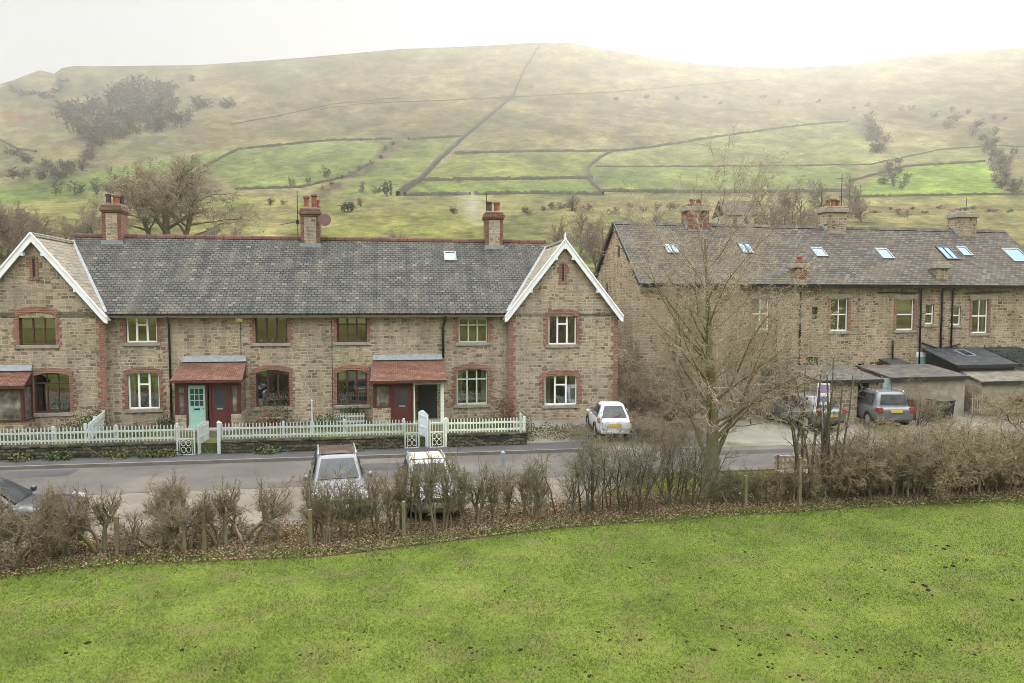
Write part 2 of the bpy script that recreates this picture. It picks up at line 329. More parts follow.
# last rows: the profile's stretched top, so the skyline sits where the bearing table puts it
def inpoly(px, py, poly):
    c = np.zeros(px.shape, bool); n = len(poly)
    for i in range(n):
        x0, y0 = poly[i]; x1, y1 = poly[(i+1) % n]
        if y0 == y1: continue
        k = ((y0 > py) != (y1 > py)) & (px < (x1-x0)*(py-y0)/(y1-y0) + x0); c ^= k
    return c
def dline(px, py, pts):
    d = np.full(px.shape, 1e9)
    for (x0, y0), (x1, y1) in zip(pts[:-1], pts[1:]):
        L = (x1-x0)**2+(y1-y0)**2; t = np.clip(((px-x0)*(x1-x0)+(py-y0)*(y1-y0))/L, 0, 1)
        d = np.minimum(d, np.hypot(px-x0-t*(x1-x0), py-y0-t*(y1-y0)))
    return d
def C(*a): return np.array(a)
n1 = fbm(PX/40, PY/14, 5, 11); n2 = fbm(PX/14+5, PY/5, 4, 21); n3 = fbm(PX/110, PY/50, 3, 31)
base = C(.178,.170,.084) + (n1[..., None]-.5)*C(.19,.16,.09) + (n3[..., None]-.5)*C(.10,.11,.05)
up = np.clip((150-PY)/70, 0, 1)[..., None]; base = base*(1-up*.12) + up*C(.02,.012,.005)
base = np.where((PY > 195)[..., None], C(.178,.187,.070) + (n1[..., None]-.5)*C(.20,.14,.09), base)
GREEN = [
 ([(205,166),(238,150),(330,142),(393,141),(378,157),(345,177),(300,188),(235,189)], (.175,.225,.072)),
 ([(412,141),(464,138),(440,160),(418,182),(398,196),(340,197),(352,180),(388,160)], (.175,.225,.068)),
 ([(456,154),(610,152),(590,166),(588,179),(420,181)], (.185,.225,.066)),
 ([(420,182),(588,180),(603,194),(405,196)], (.175,.235,.062)),
 ([(600,168),(612,154),(700,140),(800,125),(843,122),(868,136),(880,152),(860,166),(740,166)], (.195,.225,.085)),
 ([(590,168),(740,167),(860,168),(858,184),(760,193),(620,192),(590,180)], (.165,.225,.062)),
 ([(850,192),(875,178),(905,166),(985,162),(1003,192),(960,196),(850,197)], (.21,.33,.055)),
 ([(898,150),(985,146),(990,160),(905,163)], (.21,.23,.09)),
 ([(-60,192),(40,178),(120,166),(232,151),(205,166),(150,182),(80,196),(-60,212)], (.165,.235,.062)),
 ([(300,197),(400,197),(600,196),(690,200),(690,214),(480,206),(410,214),(330,228)], (.215,.225,.082)),
 ([(370,215),(480,208),(488,245),(300,245)], (.215,.235,.07)),
 ([(840,198),(1060,198),(1060,207),(850,205)], (.26,.27,.10)),
 ([(800,216),(1060,216),(1060,245),(800,245)], (.24,.235,.10)),
]
colr = base
for poly, c in GREEN:
    k = inpoly(PX + (n2-.5)*3, PY + (n2-.5)*2, poly)[..., None]; colr = np.where(k, C(*c)*(.82+.36*n1[..., None]), colr)
def scrub(d, r, c, amt=1.):  # tints a band of ground; on the left folds it also paints shade
    global colr
    k = (np.clip(1-d/r, 0, 1)**.6*np.clip((n2-.28)*3.2, 0, 1)*amt)[..., None]; colr = colr*(1-k) + C(*c)*k
scrub(dline(PX, PY, [(405,138),(385,150),(372,164),(345,182),(310,198)]), 6, (.085,.07,.045))
scrub(dline(PX, PY, [(850,112),(868,128),(885,150),(890,172)]), 10, (.085,.075,.05))
scrub(dline(PX, PY, [(930,120),(975,128),(1000,150),(1008,190)]), 12, (.10,.085,.055))
scrub(dline(PX, PY, [(90,84),(70,110),(85,140),(100,160),(60,176),(-20,178)]), 12, (.075,.06,.045))
scrub(dline(PX, PY, [(0,82),(30,92),(55,100),(70,75)]), 11, (.065,.07,.038), 1.)  # left slope: scrub tone plus the fold's shading painted into the colour
scrub(dline(PX, PY, [(5,118),(45,112),(90,130)]), 9, (.20,.085,.045), 1.)
scrub(dline(PX, PY, [(850,209),(1060,210)]), 6, (.15,.11,.06))
scrub(dline(PX, PY, [(540,205),(690,208)]), 9, (.15,.12,.06))
scrub(dline(PX, PY, [(160,225),(290,215)]), 14, (.20,.165,.08), .7)
scrub(dline(PX, PY, [(0,100),(40,112),(75,100),(110,84)]), 10, (.10,.095,.055), .8)  # scrub and painted shade together darken this upper left fold
scrub(dline(PX, PY, [(640,110),(760,118),(860,112),(960,122),(1040,118)]), 9, (.12,.10,.06), .7)
scrub(dline(PX, PY, [(300,122),(345,130),(380,128),(460,118)]), 6, (.13,.115,.065), .7)
scrub(dline(PX, PY, [(940,90),(985,112),(1030,150)]), 8, (.12,.10,.06), .8)
scrub(dline(PX, PY, [(0,155),(40,165),(80,178)]), 9, (.10,.085,.05), .8)  # lower left fold, its shade mixed into the scrub colour
# heather patches, long streaks across the moor
h = fbm(PX/26+3, PY/5.5+1, 4, 41); hk = np.clip((h-.56)*9, 0, 1)*np.clip((PX-640)/60, 0, 1)*np.clip((PY-76)/8, 0, 1)*np.clip((132-PY)/12, 0, 1)
hk += np.clip((h-.60)*9, 0, 1)*np.clip((PX-500)/40, 0, 1)*np.clip((700-PX)/40, 0, 1)*np.clip((PY-95)/10, 0, 1)*np.clip((150-PY)/6, 0, 1)
hk += np.clip((h-.58)*9, 0, 1)*np.clip((330-PX)/60, 0, 1)*np.clip((PY-84)/10, 0, 1)*np.clip((150-PY)/12, 0, 1)*.6
g_any = np.zeros(PX.shape, bool)
for poly, c in GREEN: g_any |= inpoly(PX, PY, poly)
hk = np.where(g_any, 0, np.clip(hk, 0, 1)*.75)[..., None]; colr = colr*(1-hk) + C(.105,.085,.055)*hk
blot = fbm(PX/9+2, PY/3.2+8, 4, 61); blot2 = fbm(PX/30+4, PY/9+3, 4, 71)
colr = colr*(.80+.75*(blot[..., None]-.5)+.6*(blot2[..., None]-.5))
colr = colr*np.where(PY[..., None] > 196, .60, .56)*C(1.03,.98,.92)
colr = np.where(g_any[..., None], colr*C(.88,.86,.86), colr)
nr, ncx = PX.shape; idx = np.arange(nr*ncx).reshape(nr, ncx)
F = np.stack([idx[:-1,:-1], idx[:-1,1:], idx[1:,1:], idx[1:,:-1]], -1).reshape(-1, 4)
mh = Mat('moorland', .97, .05); at_ = mh.n('ShaderNodeAttribute', attribute_name='tint')
fine = mh.noise(.16, 6, rough=.7); fine2 = mh.noise(.9, 5, rough=.7)
cc = mh.mix(.8, at_.outputs['Color'], mh.ramp(fine, [(.32,(.22,.23,.22)),(.68,(.78,.76,.74))]), 'OVERLAY'); cc = mh.mix(.55, cc, mh.ramp(mh.noise(.035, 5, rough=.7, stretch=(1,.45,1)), [(.35,(.24,.26,.24)),(.65,(.76,.74,.72))]), 'OVERLAY')
cc = mh.mix(.7, cc, mh.ramp(fine2, [(.3,(.2,.2,.2)),(.7,(.8,.8,.8))]), 'OVERLAY')
mh.col(cc); mh.bump(fine2, .9, .5)
hills = fastmesh('hills', XYZ.reshape(-1, 3), F, mh.m, smooth=True); tag(hills, kind='structure')
ca = hills.data.color_attributes.new('tint', 'FLOAT_COLOR', 'POINT')
ca.data.foreach_set('color', np.concatenate([np.clip(colr, 0, 1), np.ones(PX.shape+(1,))], -1).astype(np.float32).ravel())
# ------------------------------------------------------------------ near ground
def gmat(name, stops, scale, scale2=25, rough=.95, bump=.5, dist=.02, extra=None, spec=.04):
    m = Mat(name, rough, spec); a = m.noise(scale, 6, rough=.65); b = m.noise(scale2, 5, rough=.7); c = m.ramp(a, stops)
    c = m.mix(.45, c, m.ramp(b, [(.3,(.25,.25,.25)),(.7,(.8,.8,.8))]), 'OVERLAY')
    if extra: e1 = m.noise(extra[0], 5, rough=.6); c = m.mix(m.ramp(e1, [(.5,(0,0,0)),(.66,(.8,)*3)]), c, extra[1])
    m.col(c); m.bump(b, bump, dist); return m.m
M['asphalt'] = gmat('worn_asphalt', [(.3,(.068,.063,.057)),(.7,(.10,.092,.083))], .5, 60, .9, .3, .01, (.35,(.125,.114,.098)))
M['path_asphalt'] = gmat('pavement_asphalt', [(.3,(.045,.045,.048)),(.7,(.075,.074,.074))], .6, 50, .9, .3, .01)
M['carpark'] = gmat('gravelly_asphalt', [(.3,(.115,.10,.083)),(.7,(.165,.148,.122))], .6, 40, .95, .5, .015, (.5,(.11,.10,.085)))
M['kerb'] = gmat('kerb_stone', [(.3,(.11,.105,.093)),(.7,(.165,.157,.14))], 1.5, 30, .9)
M['soil'] = gmat('leafy_soil', [(.3,(.05,.036,.022)),(.5,(.095,.066,.038)),(.75,(.14,.10,.06))], 1.6, 22, 1, .9, .05, (.5,(.075,.09,.03)))
M['rough_grass'] = gmat('rough_winter_grass', [(.3,(.085,.08,.034)),(.55,(.13,.125,.05)),(.8,(.19,.165,.085))], .7, 14, 1, .9, .06, (.45,(.085,.062,.04)))
M['garden_soil'] = gmat('garden_earth', [(.3,(.035,.034,.02)),(.7,(.08,.075,.045))], 1.2, 18, 1, .7, .03, (.7,(.08,.10,.03)))
M['yard'] = gmat('worn_yard', [(.3,(.13,.12,.10)),(.7,(.20,.185,.155))], .5, 30, .95, .4, .02, (.3,(.10,.09,.05)))
M['turf'] = gmat('mossy_turf', [(.28,(.053,.076,.015)),(.5,(.082,.112,.021)),(.72,(.12,.138,.033))], .45, 9, 1, .8, .03, (1.1,(.10,.095,.036)))
M['olive_turf'] = gmat('olive_pasture', [(.32,(.03,.034,.014)),(.5,(.10,.095,.024)),(.68,(.14,.13,.04))], .055, .4, 1)
ROWL = Row(310, 33.9, R(9.0))
HEDGE = [at(px, py) for px, py in ((-260,600),(0,563),(130,549),(330,541),(550,516),(715,505),(850,497),(1024,490),(1300,478))]
HEDGE = [HEDGE[0] + (HEDGE[0]-HEDGE[1])*12] + HEDGE + [HEDGE[-1] + (HEDGE[-1]-HEDGE[-2])*12]
def hedge_y(x): return float(np.interp(x, [p.x for p in HEDGE], [p.y for p in HEDGE]))
def sheet(name, pts, z, mat, kind='structure'):
    o = fastmesh(name, [(p[0], p[1], z if len(p) == 2 else p[2]) for p in pts], [list(range(len(pts)))], mat); return tag(o, kind=kind)
g = fastmesh('ground', [(-2050,-2050,-.05),(2050,-2050,-.05),(2050,2080,-.05),(-2050,2080,-.05)], [[0,1,2,3]], M['rough_grass']); tag(g, kind='structure')
# meadow up to the hedge foot
mb = MB(); xs = [p.x for p in HEDGE]
front = [(p.x, p.y-.9 - .25*math.sin(p.x*.9), -.012) for p in HEDGE]
hv = [(x, -60, -.012) for x, _, _ in front] + front; n = len(front)
fl = fastmesh('field', hv, [[i, i+1, n+i+1, n+i] for i in range(n-1)], M['turf']); tag(fl, kind='structure')
vv = [(p.x, p.y-1.0-.25*math.sin(p.x*.9), -.008) for p in HEDGE] + [(p.x, p.y+1.75+.2*math.sin(p.x*1.3), -.008) for p in HEDGE]
vg = fastmesh('verge', vv, [[i, i+1, n+i+1, n+i] for i in range(n-1)], M['soil']); tag(vg, kind='structure')
def Lw(u, v, z): p = ROWL.W(u, v, z); return tuple(p)
K0, WALLV = -6.25, -4.95                                # kerb line and garden-wall line in front of the row
def rowquad(name, u0, u1, v0, v1, z, mat): 
    o = fastmesh(name, [Lw(u0,v0,z),Lw(u1,v0,z),Lw(u1,v1,z),Lw(u0,v1,z)], [[0,1,2,3]], mat); return tag(o, kind='structure')
rowquad('road', -60, 70, -10.4, K0, .004, M['asphalt'])
rowquad('road_patch', -12.2, -7.4, -7.6, K0-.25, .008, M['path_asphalt']); rowquad('road_patch', 2.6, 4.4, -8.3, -7.2, .008, M['path_asphalt']); rowquad('road_patch', 14.5, 20.2, -7.7, -7.0, .008, M['path_asphalt'])
cpk = fastmesh('car_park', [(HEDGE[0].x, HEDGE[0].y+1.5, -.003)] + [(p.x, p.y+1.55, -.003) for p in HEDGE[1:5]] + [(2.2, 22.0, -.003), Lw(12.5,-10.4,-.003), Lw(-60,-10.4,-.003)], [list(range(8))], M['carpark']); tag(cpk, kind='structure')
o = MB().box(-60, 0, 0, 12.0, 1.5, .11).build('pavement', M['path_asphalt']); o.location = ROWL.W(0, K0+.13); o.rotation_euler[2] = ROWL.th; tag(o, kind='structure')
o = MB().box(-60, 0, 0, 12.0, .125, .125).build('kerb', M['kerb']); o.location = ROWL.W(0, K0); o.rotation_euler[2] = ROWL.th; tag(o, kind='structure')
# front gardens, a raised bed of earth behind the roadside wall
o = MB().box(-40, WALLV+.28, -.05, 8.6, 8, .5).build('garden', M['garden_soil']); o.location = ROWL.W(0, 0); o.rotation_euler[2] = ROWL.th; tag(o, kind='structure')
# yard on the right: rises gently from the lane towards the back doors
gy, gx = np.meshgrid(np.linspace(0, 32, 40), np.linspace(-2, 75, 90), indexing='ij')
def yard_z(u, v): return .0 + np.clip(v-1.0, 0, 40)*.085 + (fbm(u/3+50, v/3+40, 3, 5)-.5)*.12*np.clip(v/2, 0, 1)
def yard_pt(x, y):
    d = Vector((x, y, 0)) - ROWL.W(0, K0); u = d.dot(ROWL.e); v = d.dot(ROWL.n); return float(yard_z(np.array(u), np.array(v)))
U = gx + 11.2; V = gy + .02; Z = yard_z(U, V) + .006
P = np.stack([ROWL.o.x + ROWL.e.x*U + ROWL.n.x*(V+K0), ROWL.o.y + ROWL.e.y*U + ROWL.n.y*(V+K0), Z], -1); nr, nc = U.shape; idx = np.arange(nr*nc).reshape(nr, nc)
yd = fastmesh('yard', P.reshape(-1,3), np.stack([idx[:-1,:-1], idx[:-1,1:], idx[1:,1:], idx[1:,:-1]], -1).reshape(-1,4), M['yard'], smooth=True); tag(yd, kind='structure')
# rising meadow behind the camera, seen mirrored in the panes
bx_, by_ = np.meshgrid(np.linspace(-900, 900, 40), np.concatenate([np.linspace(-20, -150, 30), np.linspace(-170, -900, 20)])); q_ = np.clip(-by_-22, 0, None); bz = np.where(q_ < 150, .0011*q_**2, .0011*150**2+.33*(q_-150)) + 5*(fbm(bx_/90+20, by_/60+40, 4, 9)-.5)*np.clip(q_/60, 0, 1)
nr, nc = bx_.shape; idx = np.arange(nr*nc).reshape(nr, nc)
o = fastmesh('hillside', np.stack([bx_, by_, bz-.3], -1).reshape(-1,3), np.stack([idx[:-1,:-1], idx[1:,:-1], idx[1:,1:], idx[:-1,1:]], -1).reshape(-1,4), M['olive_turf'], smooth=True); tag(o, kind='structure')
# valley haze
hz = MB().box(-2100, -2100, -3, 2100, 2150, 470).build('haze', None); hm = bpy.data.materials.new('valley_haze'); hm.use_nodes = True
ht = hm.node_tree; ht.nodes.clear(); pv = ht.nodes.new('ShaderNodeVolumePrincipled'); pv.inputs['Color'].default_value = (.97,.965,.94,1); pv.inputs['Density'].default_value = .00024; pv.inputs['Anisotropy'].default_value = .68
ho = ht.nodes.new('ShaderNodeOutputMaterial'); ht.links.new(pv.outputs[0], ho.inputs['Volume']); hz.data.materials.append(hm); tag(hz, kind='stuff')
# drystone walls and hedged banks over the hill
M['drystone'] = gmat('drystone', [(.3,(.032,.031,.021)),(.7,(.065,.062,.043))], .8, 3, 1, .6, .1)
def hill_wall(pts, h, wd, label, name='drystone_wall', mat=None):
    P = []
    for (x0, y0), (x1, y1) in zip(pts[:-1], pts[1:]):
        k = max(2, int(math.hypot(x1-x0, y1-y0)/3))
        for i in range(k): P.append(terr_at(x0+(x1-x0)*i/k, y0+(y1-y0)*i/k)[0])
    P.append(terr_at(*pts[-1])[0]); rr = random.Random(len(P)); V = []; F = []
    for i, p in enumerate(P):
        d = (P[min(i+1, len(P)-1)]-P[max(i-1, 0)]); d.z = 0; d.normalize(); s_ = Vector((-d.y, d.x, 0))*wd*.5; hh = h*rr.uniform(.75, 1.2)
        if rr.random() < .05: hh *= .45
        V += [p-s_*1.2+Vector((0,0,-1.2)), p-s_*.8+Vector((0,0,hh)), p+s_*.8+Vector((0,0,hh)), p+s_*1.2+Vector((0,0,-1.2))]
    for i in range(len(P)-1):
        a, b = i*4, i*4+4; F += [(a,a+1,b+1,b),(a+1,a+2,b+2,b+1),(a+2,a+3,b+3,b+2)]
    o = fastmesh(name, V, F, mat or M['drystone']); return tag(o, label, 'wall', 'drystone walls on the hill')
HW = [
 ([(540,45),(524,70),(512,98),(495,112),(478,126),(462,140),(440,160),(420,181),(398,196)], 1.7, 1.3, 'long wall climbing straight to the crest, past the left ends of the stacked green fields'),
 ([(205,167),(238,150),(330,141),(392,140)], 1.5, 1.1, 'wall along the top edge of the big green field above the left cottages'),
 ([(235,190),(300,188),(345,178),(372,163)], 1.1, .9, 'wall along the foot of the big green field above the left cottages'),
 ([(408,140),(462,137)], 1.5, 1.1, 'short wall at the top of the wedge-shaped green field by the gully'),
 ([(455,154),(540,152),(612,152)], 1.5, 1.1, 'wall along the top of the uppermost strip field in the middle of the hill'),
 ([(612,152),(600,158),(588,168),(588,179)], 1.5, 1.1, 'hooked wall down the right end of the uppermost strip field'),
 ([(418,181),(500,180),(592,179)], 1.5, 1.1, 'wall between the two strip fields in the middle of the hill'),
 ([(405,196),(470,195)], 1.3, 1.0, 'left half of the lowest wall above the smoking chimney'),
 ([(474,195),(540,194),(603,195)], 1.3, 1.0, 'right half of the lowest wall above the smoking chimney'),
 ([(588,179),(603,194)], 1.3, 1.0, 'very short wall joining the two lower strip-field walls'),
 ([(603,192),(690,193),(760,193),(850,192)], 1.3, 1.0, 'wall along the foot of the wide pasture above the right-hand terrace'),
 ([(612,152),(650,148),(720,137),(800,126),(848,122)], 1.5, 1.1, 'wall curving along the top of the wide pasture above the right-hand terrace'),
 ([(595,167),(700,167),(800,166),(870,165)], .7, .6, 'low thin wall crossing the middle of the wide pasture'),
 ([(850,182),(905,167),(985,162)], 1.2, .9, 'wall at the top of the brightest small green field'),
 ([(840,198),(920,196),(1000,195),(1060,195)], .9, .7, 'wall along the foot of the brightest small green field'),
 ([(320,110),(360,104),(440,101),(500,98),(620,92),(760,80)], .8, .8, 'faint bank running across the upper moor'),
 ([(230,125),(280,116),(330,105),(400,98)], .8, .8, 'faint bank slanting over the moor above the left field'),
 ([(-30,125),(20,150),(36,152)], 1.2, 1.0, 'wall end at the left margin below the bracken'),
 ([(870,165),(940,150),(1000,146),(1060,150)], .8, .8, 'thin wall above the pale pasture on the right'),
]
for k_, (pts, hh, wd, lb) in enumerate(HW): hill_wall(pts, hh*(1.5 if k_ == 0 else 1.05), wd*(1.3 if k_ == 0 else 1.1), lb)
M['old_lead'] = plain('weathered_lead', (.27,.285,.30), .6, .3, .2, 5)
# ------------------------------------------------------------------ buildings
class HB(MB):
    """builder in row coordinates; subtracts the thing's own base"""
    def __init__(s, org): super().__init__(); s.org = org
    def build(s, name, mat, parent=None, **k):
        ox, oy, oz = s.org; s.v = [(x-ox, y-oy, z-oz) for x, y, z in s.v]; k.setdefault('uvoff', (ox, oz))
        return super().build(name, mat, parent, **k)
def wall_front(h, u0, u1, z0, z1, v, ops, depth=.14):
    us = sorted({u0, u1, *[o[0] for o in ops], *[o[1] for o in ops]}); zs = sorted({z0, z1, *[o[2] for o in ops], *[o[3] for o in ops]})
    for a, b in zip(us[:-1], us[1:]):
        for c, d in zip(zs[:-1], zs[1:]):
            m, n = (a+b)/2, (c+d)/2
            if any(o[0] < m < o[1] and o[2] < n < o[3] for o in ops): continue
            h.add([(a,v,c),(b,v,c),(b,v,d),(a,v,d)], [(0,1,2,3)])
    for a, b, c, d in [o[:4] for o in ops]:
        w = v+depth
        h.add([(a,v,c),(a,v,d),(a,w,d),(a,w,c)], [(0,1,2,3)]); h.add([(b,v,c),(b,w,c),(b,w,d),(b,v,d)], [(0,1,2,3)])
        h.add([(a,v,d),(b,v,d),(b,w,d),(a,w,d)], [(0,1,2,3)]); h.add([(a,v,c),(a,w,c),(b,w,c),(b,v,c)], [(0,1,2,3)])
def surround(h, u0, u1, z0, z1, v, arch, seed=0):
    rr = random.Random(seed); rise = .13 if arch else 0; zs = z1-rise; f, b = v-.028, v+.10; z = z0; k = seed % 2
    while z < zs-.02:
        t = min(.152, zs-z)
        wd = .24 if k % 2 else .13
        h.box(u0-wd, f, z, u0, b, z+t-.004); h.box(u1, f, z, u1+wd, b, z+t-.004); z += t; k += 1
    if arch:
        c = (u1-u0)/2; um = (u0+u1)/2; rad = (c*c+rise*rise)/(2*rise); zc = z1-rad; a = math.asin(c/rad)*1.0; n = 14
        for i in range(n):
            t0 = -a*1.13+2*a*1.13*i/n; t1 = -a*1.13+2*a*1.13*(i+1)/n
            P = [(um+math.sin(t0)*rad, zc+math.cos(t0)*rad), (um+math.sin(t1)*rad, zc+math.cos(t1)*rad), (um+math.sin(t1)*(rad+.23), zc+math.cos(t1)*(rad+.23)), (um+math.sin(t0)*(rad+.23), zc+math.cos(t0)*(rad+.23))]
            h.prism(P, f-.006-.001*(i%2), b+.006)
def window(root, org, u0, u1, z0, z1, v, style, fm, arch=False, brick=True, sill=True, seed=0, inner=None, rec=.09):
    fw = .065; h = HB(org); a, b = v+rec, v+rec+.06; W, H = u1-u0, z1-z0
    h.box(u0,a,z0,u0+fw,b,z1); h.box(u1-fw,a,z0,u1,b,z1); h.box(u0+fw,a,z1-fw,u1-fw,b,z1); h.box(u0+fw,a,z0,u1-fw,b,z0+fw*1.1)
    def mull(t, w=.07): h.box(u0+W*t-w/2, a-.004, z0+fw*1.1, u0+W*t+w/2, b, z1-fw)
    def tran(x0, x1, t, w=.06): h.box(u0+W*x0+.03, a-.002, z1-H*t-w/2, u0+W*x1-.03, b-.002, z1-H*t+w/2)
    if style == 'three_top': mull(.33, .085); mull(.67, .085); tran(.33, .67, .34, .075)
    elif style == 'three_plain': mull(.345); mull(.655)
    elif style == 'three_transom': mull(.345); mull(.655); tran(0, .345, .3); tran(.345, .655, .3); tran(.655, 1, .3)
    elif style == 'two_plain': mull(.36); mull(.68, .04)
    elif style == 'sash22': mull(.5, .05); tran(0, .5, .5, .07); tran(.5, 1, .5, .07)
    elif style == 'sash12': tran(0, 1, .5, .07)
    elif style == 'two_over': mull(.35, .04); mull(.66, .04); tran(0, .35, .26); tran(.35, .66, .26); tran(.66, 1, .26)
    w_ = h.build('window', fm, root, bevel=.008)
    HB(org).add([(u0+fw*.5,v+rec+.03,z0+.03),(u1-fw*.5,v+rec+.03,z0+.03),(u1-fw*.5,v+rec+.03,z1-.03),(u0+fw*.5,v+rec+.03,z1-.03)], [(0,1,2,3)]).build('pane', M['glass'], w_)
    if brick:
        h = HB(org); surround(h, u0, u1, z0, z1, v, arch, seed); h.build('brick_surround', M['brick'], w_)
    if sill:
        HB(org).box(u0-.14, v-.06, z0-.15, u1+.14, v+.12, z0-.002).build('sill', M['sill'], w_, bevel=.01)
    d = v+rec+.12
    if inner == 'curtains':
        h = HB(org)
        for x0, x1 in ((u0, u0+W*.2), (u1-W*.2, u1)):
            k = 10
            for i in range(k):
                xa, xb = x0+(x1-x0)*i/k, x0+(x1-x0)*(i+1)/k; da, db = d+.04*(i%2), d+.04*((i+1)%2); h.add([(xa,da,z0),(xb,db,z0),(xb,db,z1),(xa,da,z1)], [(0,1,2,3)])
        h.build('curtain', M['curtain'], w_)
    if inner == 'blind': HB(org).box(u0, d, z1-H*.48, u1, d+.02, z1).build('blind', M['curtain'], w_)
    if inner == 'white_panel': HB(org).box(u0+.03, d, z0+.03, u1-.03, d+.02, z1-.03).build('blind', M['upvc'], w_)  # white panel filling the whole window behind the glass, so panes read pale
    if inner == 'pelmet': HB(org).box(u0+.05, d, z1-H*.34, u1-.05, d+.02, z1-.02).build('blind', M['blind'], w_)
    if inner == 'ornaments':
        h = HB(org)
        for k in range(5):
            x = u0+W*(.14+.18*k); r_ = .03+.02*((k*7) % 3); h.lathe((x, d+.05, z0+.03), [(r_*.6,0),(r_,.05),(r_*.7,.1),(r_*.4,.13),(r_*.5,.15)], 8)
        h.build('ornament', M['upvc'], w_)
    return w_
def quoin(h, u, side, z0, z1, v, seed=0):
    """toothed brick corner; side +1 grows to +u"""
    z = z0; k = seed
    while z < z1-.02:
        t = min(.23, z1-z); wd = .34 if k % 2 else .22; a, b = (u, u+side*wd); h.box(a, v-.02, z, b, v+.02, z+t-.004); z += t; k += 1
def roofslab(h, A, B, C_, D, th=.10):
    """slab under the quad A B C D (A,B eave; C,D ridge)"""
    A, B, C_, D = map(Vector, (A, B, C_, D)); n = (B-A).cross(D-A).normalized()*th
    if n.z < 0: n = -n
    h.add([A-n, B-n, C_-n, D-n, A, B, C_, D], [(4,5,6,7),(0,3,2,1),(0,1,5,4),(1,2,6,5),(2,3,7,6),(3,0,4,7)])
ZE, ZR, VE, VR, GZ = 5.52, 9.27, -.28, 3.9, .5
SL = (ZR-ZE)/(VR-VE)
# lines of the row (u): gable axes, party walls
UA, UF = -11.35, 11.8
def Uz(px, py, v=0): return ROWL.uz(px, py, v)
def box_px(x0, x1, y0, y1, v=0.):
    ym = (y0+y1)/2; xm = (x0+x1)/2; return Uz(x0, ym, v)[0], Uz(x1, ym, v)[0], Uz(xm, y1, v)[1], Uz(xm, y0, v)[1]
def chimney(root, org, u, width, pots, name='chimney', z_top=10.75, depth=.95, stone=True):
    v0 = VR-.48; v1 = v0+depth; zb = ZR-.9
    h = HB(org); tw = .17
    h.box(u-width/2, v0, zb, u+width/2, v1, z_top-.42)
    h.box(u-width/2-.045, v0-.045, z_top-.42, u+width/2+.045, v1+.045, z_top-.34); h.box(u-width/2-.085, v0-.085, z_top-.337, u+width/2+.085, v1+.085, z_top-.2)
    h.box(u-width/2-.03, v0-.03, z_top-.198, u+width/2+.03, v1+.03, z_top-.06)
    c = h.build(name, M['brick_stack'], root, bevel=.012)
    HB(org).box(u-width/2+tw, v0-.012, zb+.1, u+width/2-tw, v0+.02, z_top-.46).build('stone_panel', M['stone'], c)
    h = HB(org); h.box(u-width/2-.05, v0-.02, zb-.1, u+width/2+.05, v0-.001, zb+.54); h.box(u-width/2-.08, v0-.27, ZR-.48-.28, u+width/2+.08, v0-.02, ZR-.40)
    HB(org).box(u-width/2-.06, v0-.035, ZR-.52, u+width/2+.06, v0-.003, ZR-.27).build('flashing', M['lead'], c)
    HB(org).box(u-width/2+.02, v0+.02, z_top-.06, u+width/2-.02, v1-.02, z_top-.0).build('flaunching', M['sill'], c, bevel=.02)
    for du, dv, hh, r_, m in pots:
        HB(org).lathe((u+du, v0+depth/2+dv, z_top-.02), [(r_*1.1,0),(r_*1.1,.08),(r_*.92,.1),(r_*.86,hh-.12),(r_*1.12,hh-.1),(r_*1.12,hh-.02),(r_*.8,hh),(r_*.75,hh-.1)], 12).build('chimney_pot', M[m], c, smooth=False)
    return c
